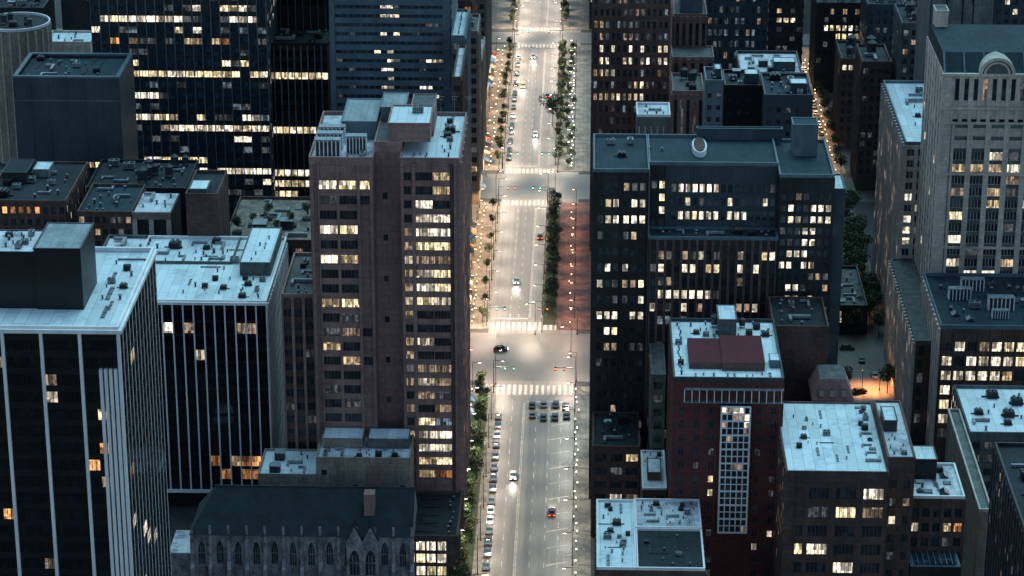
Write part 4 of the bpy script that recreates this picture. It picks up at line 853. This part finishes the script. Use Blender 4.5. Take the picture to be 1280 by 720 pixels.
# ---- upper right background
B = simple('ribbed_tower', 'grey-green concrete tower with deep vertical ribs behind classical tower', 790, 1163, 1243, 0, depth=30, wall='conc', style=None, Z=125)
X0, X1, Ya, Yb, zz = B.b
for t, w in ((.03, .2), (.27, .22), (.52, .12), (.68, .3)): B.w.box(X0+(X1-X0)*t, X0+(X1-X0)*(t+w), Ya-1.3, Ya-.01, 0, zz-2, M['conc'])
B.w.cyl(X0+(X1-X0)*.6, Ya-.8, 40, 92, 1.3, M['conc'], 12)
for k in range(30): B.w.box(X0+.3, X1-.3, Ya-.15, Ya-.012, 20+k*3.6, 20+k*3.6+.3, M['ddark'])
B.done()
SB = dict(fh=3.3, bay=2.6, ww=1.5, wh=1.9, mull=1, dp=.25, ds=.1)
specs = [
 ('dark stepped block with speckled windows left of the ribbed tower', 870, 1128, 1168, 32, 25, 'conc', 'darkroof', SB, .25, 'c'),
 ('dark teal glass block at the top right corner', 830, 1245, 1340, -20, 30, 'navy', 'darkroof', SB, .1, 'w'),
 ('dark maroon block with slanting roof edges behind pale slab', 880, 1078, 1114, 80, 22, 'dbrown', 'darkroof', SB, .03, 'd'),
 ('dark block with two rows of bright windows near the top right', 1000, 1022, 1084, 6, 26, 'ddark', 'darkroof', dict(fh=3.3, bay=2.4, ww=1.5, wh=2.2, mull=1, dp=.25, ds=.1), .03, 'd'),
 ('low brown block with one glowing window beside the lamp-lit side street', 930, 1052, 1084, 76, 24, 'dbrown', 'darkroof', SB, .05, 'y'),
 ('teal-grey far block above the pale slab', 960, 1085, 1130, 8, 24, 'navy', 'darkroof', SB, .08, 'c'),
 ('tall dark glass tower with dense pale window grid right of the brown setback tower', 905, 886, 961, -40, 30, 'navy', 'darkroof', dict(bay=1.9, ww=1.1, mull=1, dp=.3, ds=.15, **al(905, 10, 67, 4, 2.3, atY(886, -40, 905).z)), .3, 'c'),
 ('dark banded tower with a few yellow windows, top right of centre', 962, 963, 1006, -30, 24, 'ddark', 'darkroof', dict(fh=3.6, bay=2.4, ww=1.7, wh=1.8, mull=1, dp=.1, ds=.3), .06, 'd'),
 ('brown brick tower with tall grey windows at the avenue, top centre', 815, 742, 838, -40, 40, 'dbrown', 'darkroof', dict(bay=1.9, ww=1.0, mull=1, dp=.3, ds=.12, **al(815, 60, 120, 4, 2.3, atY(742, -40, 815).z)), .3, 'c'),
]
for lab, Y, pl, pr, pt, dep, wa, ro, st, p_, pk_ in specs:
    B = simple('background_block', lab, Y, pl, pr, pt, depth=dep, wall=wa, roof=ro, style=st, p=p_, pk=pk_, units=['duct', 'vent', 'air_conditioner', 'water_tank'], nun=7, dark='glassb' if wa == 'navy' else 'glass'); B.done()
# brown setback tower
B = simple('setback_tower', 'brown stepped tower with stone pilasters and teal cap, top centre right', 862, 843, 884, 20, depth=22, wall='brown', roof='gravel', style=dict(fh=20, bay=2.2, ww=1.1, wh=17, mull=1, dp=.7, ds=.2, top=2.4, base=1), sides='fl', par=.8)
X0, X1, Ya, Yb, zz = B.b; B.penthouse(X0+2, X1-1.5, Ya+3, Yb-3, zz, zz+7, M['slate'], M['snow'], .3)
lo_ = atY(840, 66, 855); B.vol(X0-1, X1+2, 848, 861.9, 0, lo_.z, M['brown'], M['gravel'], .6); B.facade('f', X0-1, X1+2, 848, 861.9, 0, lo_.z, m=M['brown'], fh=9, bay=2.6, ww=1.2, wh=5, mull=1, dp=.6, top=1.5); B.done()
B = simple('stone_block', 'grey-brown pilastered block with dark roof tanks behind the teal roof', 790, 841, 880, 117, pb=95, wall='brown', roof='gravel', style=dict(fh=16, bay=1.9, ww=1.0, wh=13, mull=1, dp=.6, ds=.2, top=2, base=1), sides='fl', units=['water_tank', 'air_conditioner', 'stair_head', 'water_tank'], nun=6); B.done()
B = simple('grey_block', 'small pale grey block with plain wall against the brown brick tower', 745, 796, 838, 146, pb=131, wall='conc', roof='snowd', style=None, par=.8, parm='white', units=['duct', 'vent', 'air_conditioner'], nun=6)
X0, X1, Ya, Yb, zz = B.b
for k in range(5): B.w.box(X0+.6+k*1.8, X0+.9+k*1.8, Ya-.25, Ya-.01, zz-8-(k % 2), zz-3, M['grey'])
B.done()
rest = [
 ('teal-grey service tower standing behind the wide teal roof', 735, 882, 904, 104, 14, 'slate', 'tealroof'),
 ('black block with pale roof hatch behind the wide teal roof', 742, 906, 953, 110, 16, 'black', 'darkroof'),
 ('dark block with teal deck and small pale roof right of the black one', 730, 956, 1016, 122, 22, 'navy', 'tealroof'),
 ('low dark block with pale blue roof strip beside the lamp-lit side street', 775, 925, 1003, 94, 24, 'ddark', 'snowd'),
]
for lab, Y, pl, pr, pt, dep, wa, ro in rest:
    B = simple('roof_level_block', lab, Y, pl, pr, pt, depth=dep, wall=wa, roof=ro, style=dict(fh=3.6, bay=3, ww=1.2, wh=1.4, mull=1, dp=.1, ds=.06, top=3), sides='fr', p=.01, units=['duct', 'vent', 'air_conditioner', 'stair_head', 'pipe_run'], nun=12)
    X0, X1, Ya, Yb, zz = B.b; B.penthouse(X0+(X1-X0)*.55, X0+(X1-X0)*.9, Ya+4, Ya+9, zz, zz+3, M['navy'], M['snow'], .2); B.done()
# far rows beyond the frame top so the streets stay walled
far = [(-150, -95, 'navy', 70), (-88, -42, 'dbrown', 60), (2, 40, 'ddark', 62), (44, 78, 'dbrown', 50), (100, 150, 'navy', 70)]
names = ['far navy block beyond the lattice tower', 'far brown block closing the left side of the avenue', 'far dark block closing the right side of the avenue', 'far brown block beside the side street', 'far navy block at the upper right']
for (xa_, xb_, wa, h), nm in zip(far, names):
    B = Building('far_block', nm, (xa_+xb_)/2, 1120); B.p = .15; B.pk = 'y'
    B.vol(xa_, xb_, 1090, 1150, 0, h, M[wa], M['darkroof'], 1); B.facade('f', xa_, xb_, 1090, 1150, 0, h, m=M[wa], **GRID); B.done()

place_windows()

# ------------------------------------------------------------------ ground
def struct(name, b): return tag(b.build(name), kind='structure')
struct('ground', MB().box(-2500, 2500, -600, 4500, -1, 0, M['cityground']))
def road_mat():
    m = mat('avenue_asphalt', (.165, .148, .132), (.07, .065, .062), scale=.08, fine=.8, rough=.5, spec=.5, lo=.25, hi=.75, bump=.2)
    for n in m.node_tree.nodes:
        if n.bl_idname == 'ShaderNodeMapping': n.inputs['Scale'].default_value = (7, .09, 1)  # lengthwise streaks: tyre wear, plus the smeared traffic light put into the colour
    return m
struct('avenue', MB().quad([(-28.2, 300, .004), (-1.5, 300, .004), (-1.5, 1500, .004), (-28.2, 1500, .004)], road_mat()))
struct('road', MB().quad([(-260, 706, .008), (260, 706, .008), (260, 743, .008), (-260, 743, .008)], M['asphalt']))
struct('road', MB().quad([(-260, 868, .008), (260, 868, .008), (260, 895, .008), (-260, 895, .008)], M['asphalt']))
struct('road', MB().quad([(-260, 1108-40, .008), (260, 1068, .008), (260, 1084, .008), (-260, 1084, .008)], M['asphalt']))
struct('side_street', MB().quad([(78, 300, .012), (90, 300, .012), (90, 1500, .012), (78, 1500, .012)], M['asphalt']))
def walk(x0, x1, y0, y1, m='pave'):
    b = MB(); b.box(x0, x1, y0, y1, -.3, .146 if m[:4] == 'soil' else .14, M[m[:4] if m[:4] == 'soil' else m])
    if m[:4] == 'soil': return tag(b.build('planting_strip'), kind='structure')
    return struct('pavement', b)
# left
walk(-33, -24.2, 330, 702); walk(-38.5, -28.2, 746, 864); walk(-30.2, -26.4, 556, 690, 'soil2'); walk(-42, -28.2, 898, 1064); walk(-42, -28.2, 1088, 1400)
# right
walk(-1.9, 3, 330, 702); walk(-7.6, 3, 746, 864, 'redpave'); walk(-9.6, 3, 898, 1064); walk(-9.6, 3, 1088, 1400)
walk(-11.8, -7.62, 750, 860, 'soil')
walk(69, 74, 330, 702); walk(69, 74, 898, 1064); walk(90, 93.5, 746, 864); walk(90, 94, 898, 1064); walk(77, 88, 560, 640)
def xwalk(x0, x1, y0, y1, n):
    b = MB()
    for k in range(n):
        x = x0+(x1-x0)*(k+.25)/n; w = (x1-x0)/n*.5
        b.quad([(x, y0, .016), (x+w, y0, .016), (x+w, y1, .016), (x, y1, .016)], M['paint'])
    struct('crosswalk', b)
xwalk(-28, -2, 696, 703, 16); xwalk(-28, -2, 746, 752, 16); xwalk(-28, -10, 896, 901, 12); xwalk(-28, -10, 861, 866, 12); xwalk(-28, -10, 1086, 1091, 12); xwalk(-28, -10, 1060, 1065, 12)
ln = MB()
for x, kind in ((-19.3, 'd'), (-16.2, 's'), (-15.8, 's'), (-12.4, 'd'), (-8.8, 'd'), (-5.4, 'd'), (-22.0, 'd')):
    for (y0, y1) in ((340, 690), (756, 858), (905, 1056), (1095, 1300)):
        if y0 > 700 and x > -11.5: continue
        if kind == 's': ln.quad([(x-.09, y0, .012), (x+.09, y0, .012), (x+.09, y1, .012), (x-.09, y1, .012)], M['paint'])
        else:
            y = y0
            while y < y1-3: ln.quad([(x-.09, y, .012), (x+.09, y, .012), (x+.09, y+3, .012), (x-.09, y+3, .012)], M['paint']); y += 7.5
for (x0, x1, y) in ((-15.5, -2, 691), (-28, -16.4, 755), (-28, -16.4, 904), (-15.5, -11.8, 858)):
    ln.quad([(x0, y-.3, .013), (x1, y-.3, .013), (x1, y+.3, .013), (x0, y+.3, .013)], M['paint'])
# slanted bay marks of the right kerb lane, seen as pale ticks in the photograph
for k in range(14):
    y = 560+k*9.5
    ln.quad([(-8.3, y, .014), (-3.0, y+2.2, .014), (-3.0, y+2.6, .014), (-8.3, y+.4, .014)], M['paint'])
struct('lane_markings', ln)

# ------------------------------------------------------------------ trees
def crown_mesh(seed, r, h, n, m):
    rr = random.Random(seed); b = MB()
    cl = [(rr.uniform(-.55, .55)*r, rr.uniform(-.55, .55)*r, h+rr.uniform(-.45, .5)*r, r*rr.uniform(.35, .62)) for _ in range(9)]
    for _ in range(n):
        c = rr.choice(cl); v = Vector((rr.gauss(0, 1), rr.gauss(0, 1), rr.gauss(0, 1))).normalized()*c[3]*rr.uniform(.6, 1.05)
        p = Vector(c[:3])+v; s_ = rr.uniform(.16, .34)
        a = Vector((rr.uniform(-1, 1), rr.uniform(-1, 1), rr.uniform(-.6, .6))).normalized(); d = a.cross(Vector((rr.uniform(-1, 1), rr.uniform(-1, 1), rr.uniform(-1, 1)))).normalized()
        b.quad([p-a*s_, p-d*s_*.7, p+a*s_, p+d*s_*.7], m)
    return b.mesh('crown')
def trunk_mesh(seed, h, r):
    rr = random.Random(seed); b = MB(); b.cyl(0, 0, 0, h, .16, M['bark'], 8, .1)
    for k in range(5):
        t = 2*math.pi*k/5+rr.random(); 
        i = len(b.v); e = (math.cos(t)*r*.6, math.sin(t)*r*.6, h+r*.4); z0 = h*.75
        w = .07
        b.prism([(0, -w), (w, 0), (0, w), (-w, 0)], 0, .001, M['bark'], 'z')
        s_ = Vector((0, 0, z0)); ee = Vector(e); d = (ee-s_).normalized(); q = d.cross(Vector((0, 0, 1))).normalized(); q2 = d.cross(q)
        b.quad([s_+q*w, s_-q*w, ee-q*w*.3, ee+q*w*.3], M['bark']); b.quad([s_+q2*w, s_-q2*w, ee-q2*w*.3, ee+q2*w*.3], M['bark'])
    return b.mesh('trunk')
TR = [(crown_mesh(i, 2.6, 5.2, 900, M['leaf']), trunk_mesh(i, 3.6, 2.6)) for i in range(3)]+[(crown_mesh(9+i, 3.4, 6.5, 1200, M['leafd']), trunk_mesh(9+i, 4.6, 3.4)) for i in range(2)]
def tree(x, y, k, label, group, s=1, z=.14):
    o = empty('tree', (x, y, z), label, 'tree', group)
    r = RND.uniform(0, 6.28); q = s*RND.uniform(.85, 1.12)
    for nm, me in (('crown', TR[k][0]), ('trunk', TR[k][1])):
        c = bpy.data.objects.new(nm, me); COL.objects.link(c); c.parent = o
    o.rotation_euler = (0, 0, r); o.scale = (q, q, q*RND.uniform(.9, 1.1))
y = 905
while y < 1200:
    tree(-8.6+RND.uniform(-.4, .4), y, RND.randrange(3), 'small green tree in the far row along the right kerb of the avenue', 'far right kerb trees', .8); y += RND.uniform(6.5, 9)
    if 1058 < y < 1094: y = 1096
y = 753
while y < 860: tree(-9.7+RND.uniform(-.5, .5), y, 3+RND.randrange(2), 'dark tree of the dense planted strip beside the red-lit pavement', 'trees of the planted strip', .72); y += RND.uniform(4, 5.2)
y = 560
while y < 700: tree(-28.2+RND.uniform(-1.6, 1.2), y, RND.randrange(3), 'green tree on the near left pavement at the foot of the brown tower', 'near left pavement trees', .85); y += RND.uniform(3.6, 6)
y = 905
while y < 1180:
    tree(-30.6+RND.uniform(-.4, .4), y, RND.randrange(3), 'small tree in the far row along the left kerb of the avenue', 'far left kerb trees', .7); y += RND.uniform(7, 12)
    if 1058 < y < 1094: y = 1096
y = 752
while y < 862: tree(-30.4+RND.uniform(-.4, .4), y, RND.randrange(3), 'small tree on the left pavement between the two crossings', 'middle left pavement trees', .6); y += RND.uniform(12, 17)
y = 902
while y < 1060: tree(-5+RND.uniform(-1.5, 1.5), y, RND.randrange(3), 'small green tree of the inner row on the far right pavement', 'far right pavement trees', .6); y += RND.uniform(6, 11)
tree(-11.5, 952, 4, 'large dark tree leaning over the right lanes beyond the second crossing', None, 1.35)
for k in range(34): tree(86+RND.uniform(-1.5, 5.5), 752+k*3.1, 3+k % 2, 'dark tree of the grove in the side street beside the pale slab', 'side street grove', 1.1, z=.02)
for k in range(9): tree(91.5+RND.uniform(0, 1), 898+k*14, 3, 'dark tree on the right of the far side street', 'far side street trees', .8)
for k in range(7):
    X0, X1, Ya, Yb, zz = TERR; tree(X0+2.8+(k % 6)*3.7, Ya+7+(k % 3)*6, 3, 'small dark tree on the tan roof terrace', 'roof terrace trees', .45, zz+.9)

# ------------------------------------------------------------------ street lamps
def lamp_proto(col, hgt=9, power=2600, arm=1.6):
    o = bpy.data.objects.new('street_lamp', None)
    b = MB(); b.cyl(0, 0, 0, hgt, .12, M['dmetal'], 10, .07); b.cyl(0, 0, 0, .5, .24, M['dmetal'], 10, .16); b.box(0, arm, -.05, .05, hgt-.1, hgt, M['dmetal'])
    h = MB(); h.box(arm-.5, arm+.5, -.2, .2, hgt-.18, hgt+.02, M['dmetal'])
    g = MB(); g.box(arm-.42, arm+.42, -.16, .16, hgt-.26, hgt-.181, emit('lamp_glow_%d' % int(col[2]*100), col, 14))
    return b.mesh('pole'), h.mesh('lamp_head'), g.mesh('lamp_lens'), col, power, arm, hgt
LIGHTS = {}
def lamp(P, x, y, rz, label, group, k=1.0, spot=2.3):
    o = empty('street_lamp', (x, y, .14), label, 'street lamp', group); o.rotation_euler = (0, 0, rz)
    for nm, me in zip(('pole', 'lamp_head', 'lamp_lens'), P[:3]):
        c = bpy.data.objects.new(nm, me); COL.objects.link(c); c.parent = o
    key = (id(P), round(k, 2), spot)
    if key not in LIGHTS:
        L = bpy.data.lights.new('lamp_light', 'SPOT'); L.energy = P[4]*k; L.color = P[3]; L.spot_size = spot; L.spot_blend = .6; L.shadow_soft_size = .25; LIGHTS[key] = L
    c = bpy.data.objects.new('lamp_light', LIGHTS[key]); COL.objects.link(c); c.parent = o; c.location = (P[5], 0, P[6]-.4)
PW_ = lamp_proto((1, .79, .60), 10, 11500, 2.6); PK = lamp_proto((1, .58, .44), 9, 7500, 2.0); PO = lamp_proto((1, .55, .25), 7, 5200, 1.2); PR = lamp_proto((1, .5, .36), 6, 2100, 1.0); PJ = lamp_proto((1, .36, .12), 6, 9000, 1.2); PG = lamp_proto((1, .95, .80), 9, 8000, 2.0)
def rng_(a, b, s):
    while a < b: yield a; a += s
for y in list(rng_(545, 700, 19))+list(rng_(752, 864, 18))+list(rng_(900, 1062, 18))+list(rng_(1090, 1200, 20)):
    far_ = y > 744
    lamp(PW_, -25 if not far_ else -28.8, y, 0, 'tall street lamp on the left kerb, lighting the avenue', 'left kerb lamps', (.75 if y < 700 else 1.0) if y < 1000 else 1.3)
    lamp(PW_ if far_ else PG, -1.6 if not far_ else (-12.0 if y < 870 else -9.9), y+6, math.pi, 'tall street lamp on the right kerb, lighting the avenue', 'right kerb lamps', (.8 if not far_ else .5) if y < 1000 else .9)
for y in rng_(756, 862, 15): lamp(PR, -2.2, y, math.pi, 'short red-glowing lamp on the red brick pavement right of the avenue', 'red pavement lamps', 1.2)
for y in rng_(750, 864, 12): lamp(PO, -35.5, y, 0, 'short orange lamp on the left pavement between the two crossings', 'orange pavement lamps', .85)
for y in rng_(905, 1050, 16): lamp(PO, -36, y, 0, 'short orange lamp on the far left pavement', 'far orange pavement lamps', .8)
for y in rng_(905, 1050, 15): lamp(PG, -3.2, y, math.pi, 'pale lamp among the far right kerb trees', 'far right pavement lamps', .55)
for y in rng_(590, 700, 18): lamp(PG, -31, y, 0, 'pale greenish lamp on the near left pavement', 'near left pavement lamps', .35)
for y in list(rng_(900, 1060, 13))+list(rng_(760, 860, 20)): lamp(PO, 88.6, y, math.pi, 'orange lamp in the row along the side street', 'side street lamps', .9 if y > 880 else .12)
for x, y, rz in ((-34, 708, 0), (-34, 741, 0), (-30, 748, -1.0), (-1.2, 706, math.pi), (-1.2, 742, math.pi), (-12, 744, math.pi), (-24.6, 703, 1.0), (-30, 866, 1), (-9.5, 866, 2), (-30, 897, -1), (-9, 897, -2), (-42, 722, 0), (-30, 1064, 1), (-9, 1064, 2), (-30, 1088, -1), (-9, 1088, -2), (-14, 742, math.pi), (-3, 724, math.pi)):
    lamp(PK if x < -33 or x > -3 else PW_, x, y, rz, 'added tall street lamp brightening a corner of one of the avenue crossings', 'added crossing corner lamps', .85, 2.75)  # lamps added to brighten the dark crossings and tint their edges pink
for x in (81, 86): lamp(PJ, x, 702, math.pi/2, 'orange lamp at the side street junction', 'junction lamps', 1.6, 2.1)

# ------------------------------------------------------------------ cars
def car_meshes(paint):
    b = MB(); pr_ = [(-2.2, .3), (-2.25, .75), (-1.95, .95), (-1.0, 1.0), (1.0, 1.0), (2.0, .85), (2.2, .6), (2.15, .3)]
    b.prism(pr_, -.88, .88, paint, 'y')
    cab = [(-1.75, 1.0), (-1.3, 1.42), (.35, 1.45), (1.15, 1.0)]
    g = MB(); g.prism(cab, -.74, .74, M['glassk'], 'y')
    t = MB(); t.prism([(-1.28, 1.43), (-1.2, 1.5), (.28, 1.52), (.36, 1.46)], -.7, .7, paint, 'y')
    w = MB(); w.cyl(0, 0, -.11, .11, .33, M['rubber'], 14, None, 'y'); w.cyl(0, 0, -.12, .12, .17, M['metal'], 8, None, 'y')
    return b.mesh('body'), g.mesh('windscreen'), t.mesh('cabin_roof'), w.mesh('wheel')
paints = {'black': mat('black_paint', (.02, .02, .022), rough=.25, spec=.6), 'white': mat('white_paint', (.6, .6, .6), rough=.3), 'silver': mat('silver_paint', (.28, .29, .3), rough=.3, metal=.5), 'grey': mat('grey_paint', (.09, .095, .1), rough=.3), 'red': mat('dark_red_paint', (.12, .015, .015), rough=.3), 'yellow': mat('yellow_paint', (.6, .38, .04), rough=.4)}
CM = {k: car_meshes(v) for k, v in paints.items()}
hl = MB().box(2.16, 2.24, -.22, .22, .55, .75, emit('headlight_glow', (1, .95, .85), 10)).mesh('headlight'); tl = MB().box(-2.3, -2.24, -.22, .22, .6, .8, emit('taillight_glow', (1, .08, .04), 4)).mesh('taillight')
hl0 = MB().box(2.16, 2.24, -.22, .22, .55, .75, M['metal']).mesh('headlight'); tl0 = MB().box(-2.3, -2.24, -.22, .22, .6, .8, mat('dark_red_lens', (.12, .01, .01), rough=.3)).mesh('taillight')
def car(x, y, rz, colr, label, group=None):
    o = empty('car', (x, y, .016), label, 'car', group); o.rotation_euler = (0, 0, rz)
    bm_, gm_, rm_, wm_ = CM[colr]
    L_ = [('body', bm_, (0, 0, 0)), ('windscreen', gm_, (0, 0, 0)), ('cabin_roof', rm_, (0, 0, 0))]
    L_ += [('wheel', wm_, (sx, sy, .33)) for sx in (-1.35, 1.35) for sy in (-.84, .84)]
    L_ += [('headlight', hl0 if group else hl, (0, s_, 0)) for s_ in (-.6, .6)]+[('taillight', tl0 if group else tl, (0, s_, 0)) for s_ in (-.6, .6)]
    for nm, me, l in L_:
        c = bpy.data.objects.new(nm, me); COL.objects.link(c); c.parent = o; c.location = l
HL = bpy.data.lights.new('headlight_beam', 'SPOT'); HL.energy = 2200; HL.color = (1, .86, .68); HL.spot_size = 1.1; HL.spot_blend = .9; HL.shadow_soft_size = .3
def beam(x, y, s_):
    c = bpy.data.objects.new('headlight_beam', HL); COL.objects.link(c); c.location = (x, y+s_*2.4, .85); c.rotation_euler = (math.radians(80)*s_, 0, 0); return c
U_, D_ = math.pi/2, -math.pi/2
cols = ['black', 'grey', 'black', 'silver', 'black', 'grey', 'white']
rr = random.Random(5)
for row, yy in enumerate((687, 680.5)):
    for k, x in enumerate((-13.8, -10.6, -7.1, -3.9)):
        car(x+rr.uniform(-.3, .3), yy+rr.uniform(-1.9, 1.2), U_, ['black', 'grey', 'black', 'black'][(k+row) % 4], 'dark car waiting at the near crosswalk in the queue across the right lanes', 'cars waiting at the near crosswalk')
y = 566
while y < 684: car(-23.0, y, D_, rr.choice(cols), 'car parked along the near left kerb beside the green pavement', 'cars parked on the near left kerb'); y += rr.uniform(5.6, 8)
for x, y, d, c, lab in ((-17.8, 640, D_, 'white', 'white car driving toward the viewer in the near middle lane'), (-20.8, 786, D_, 'silver', 'silver car coming down the left lane between the crossings'),
    (-17.8, 905+35, D_, 'white', 'white car coming down beyond the second crossing'), (-14, 828, U_, 'black', 'black car driving away between the crossings'), (-24, 1003, D_, 'yellow', 'yellow taxi far along the left lane'),
    (-14, 990, U_, 'grey', 'grey car driving away far along the avenue'), (-7.1, 618, U_, 'red', 'dark red car driving away in the near right lanes'), (-20.8, 1045, D_, 'silver', 'silver car near the farthest crossing'), (-24, 715+14, 0, 'black', 'black car turning across the near junction')):
    car(x, y, d, c, lab)
    if d == D_: beam(x, y, -1)
    if d == U_: beam(x, y, 1)
y = 912
while y < 1050: car(-26.9, y, D_, rr.choice(cols), 'car parked along the far left kerb beyond the second crossing', 'cars parked on the far left kerb'); y += rr.uniform(6.5, 14)
for k in range(4): car(80.2, 790+k*17, U_, rr.choice(cols), 'car parked along the side street', 'cars parked in the side street')
for k in range(16): car(88.9-.1, 902+k*8.5, U_, rr.choice(cols), 'car parked on the right kerb of the far side street', 'cars parked far along the side street')

def bollards(x, y0, y1, st, colr, label, group):  # added glowing posts that put rows of glints along the pavements
    b = MB(); b.cyl(0, 0, 0, .75, .11, M['dmetal'], 8); me1 = b.mesh('post'); b = MB(); b.cyl(0, 0, .751, 1.05, .16, emit('added_glint_glow_%d' % int(colr[2]*100), colr, 5), 8, .12); me2 = b.mesh('lamp_lens')
    y = y0
    while y < y1:
        o = empty('added_glint_bollard', (x+rr.uniform(-.5, .5), y, .14), label, 'bollard', group)
        for nm, me in (('post', me1), ('lamp_lens', me2)):
            c = bpy.data.objects.new(nm, me); COL.objects.link(c); c.parent = o
        y += st*rr.uniform(.6, 1.5)
bollards(-30.8, 556, 700, 5, (1, .9, .7), 'small added glint bollard among the trees of the near left pavement', 'near left added glints')
bollards(-33.5, 750, 862, 4.5, (1, .55, .25), 'small orange added glint bollard on the left pavement between the crossings', 'middle left added glints')
bollards(-33.5, 902, 1060, 6, (1, .8, .5), 'small added glint bollard on the far left pavement', 'far left added glints')
bollards(-4.0, 902, 1060, 4.5, (1, .92, .8), 'small added glint bollard on the far right pavement', 'far right added glints')
bollards(-1.0, 560, 700, 4.5, (1, .85, .7), 'small added glint bollard along the near right kerb', 'near right added glints')
bollards(-3.5, 750, 862, 9, (1, .4, .25), 'small red added glint bollard on the red brick pavement', 'red pavement added glints')
bollards(90.6, 900, 1050, 6, (1, .7, .35), 'small yellow added glint bollard along the far side street', 'side street added glints')
for x, y, rz, c in ((80, 700, .3, 'black'), (85.5, 712, 1.6, 'silver'), (83, 724, 1.5, 'black'), (79.5, 733, 0, 'grey')): car(x, y, rz, c, 'car waiting in the dim side street junction', 'cars at the side street junction')
for x, y in ((76, 700), (75.5, 735), (88, 700), (90, 744), (76, 744), (82, 744)): tree(x, y, 3, 'dark tree at a corner of the side street junction', 'junction trees', .9)
sg = MB(); sg.cyl(0, 0, 0, 6.5, .12, M['dmetal'], 8, .09); sg.box(0, 6, -.06, .06, 6.2, 6.35, M['dmetal']); sgm = sg.mesh('mast')
def sig(col_, nm): 
    b = MB(); b.box(-.22, .22, -.2, .2, -.6, .6, M['black']); b.cyl(0, 0, -.24, -.201, .16, emit(nm, col_, 9), 10, None, 'y'); return b.mesh('signal_head')
SG, SRD = sig((.15, 1, .5), 'signal_green'), sig((1, .1, .05), 'signal_red')
for x, y, rz, hd in ((-1.6, 701, math.pi, SRD), (-25, 701, 0, SG), (-29, 748, 0, SG), (-7.2, 748, math.pi, SRD), (-29, 900, 0, SG), (-9, 900, math.pi, SG), (-29, 1064, 0, SG), (-9, 1064, math.pi, SG), (-29, 862, 0, SRD), (-11.4, 862, math.pi, SG)):
    o = empty('traffic_signal', (x, y, .14), 'traffic signal mast reaching over the avenue at a crossing', 'traffic signal', 'avenue traffic signals'); o.rotation_euler = (0, 0, rz)
    c = bpy.data.objects.new('mast', sgm); COL.objects.link(c); c.parent = o
    for dx in (3.2, 5.7):
        c = bpy.data.objects.new('signal_head', hd); COL.objects.link(c); c.parent = o; c.location = (dx, 0, 5.9); c.rotation_euler = (0, 0, -rz)
if HAZE:
    hm = bpy.data.materials.new('haze_air'); hm.use_nodes = True; hn = hm.node_tree
    hn.nodes.remove(hn.nodes['Principled BSDF']); pv = hn.nodes.new('ShaderNodeVolumePrincipled'); pv.inputs['Color'].default_value = (.85, .92, 1, 1); pv.inputs['Density'].default_value = HAZE
    hn.links.new(pv.outputs[0], hn.nodes['Material Output'].inputs['Volume'])
    struct_ = MB().box(-2600, 2600, -700, 4600, -2, 330, hm).build('haze'); tag(struct_, kind='stuff')
# ------------------------------------------------------------------ world and sun
W = bpy.data.worlds.new('World'); S.world = W; W.use_nodes = True; nt = W.node_tree
sky = nt.nodes.new('ShaderNodeTexSky'); sky.sky_type = 'NISHITA'; sky.sun_disc = False
SE, SR = math.radians(62), math.radians(15)
sky.sun_elevation = SE; sky.sun_rotation = SR; sky.ozone_density = 2.2; sky.air_density = 1.0; sky.dust_density = 1.0; sky.altitude = 200
bg = nt.nodes['Background']; tn = nt.nodes.new('ShaderNodeMix'); tn.data_type = 'RGBA'; tn.blend_type = 'MULTIPLY'; tn.inputs[0].default_value = 1; tn.inputs[7].default_value = (.93, 1.0, .92, 1)
nt.links.new(sky.outputs[0], tn.inputs[6]); nt.links.new(tn.outputs[2], bg.inputs['Color']); bg.inputs['Strength'].default_value = .15
sl = bpy.data.lights.new('sun', 'SUN'); sl.energy = 1.6; sl.angle = math.radians(60); sl.color = (.38, .88, .98)
so = bpy.data.objects.new('sun', sl); COL.objects.link(so); so.location = (100, 1200, 900)
d = Vector((math.sin(SR)*math.cos(SE), math.cos(SR)*math.cos(SE), math.sin(SE))); so.rotation_euler = (-d).to_track_quat('-Z', 'Y').to_euler()
S.view_settings.view_transform = 'Standard'; S.view_settings.look = 'None'; S.view_settings.gamma = 1; S.view_settings.use_curve_mapping = False; S.view_settings.exposure = .2
S.render.engine = 'CYCLES'; S.cycles.use_denoising = True; S.cycles.max_bounces = 4; S.cycles.diffuse_bounces = 2; S.cycles.glossy_bounces = 2; S.cycles.use_light_tree = True
try: S.cycles.denoiser = 'OPENIMAGEDENOISE'
except Exception: pass
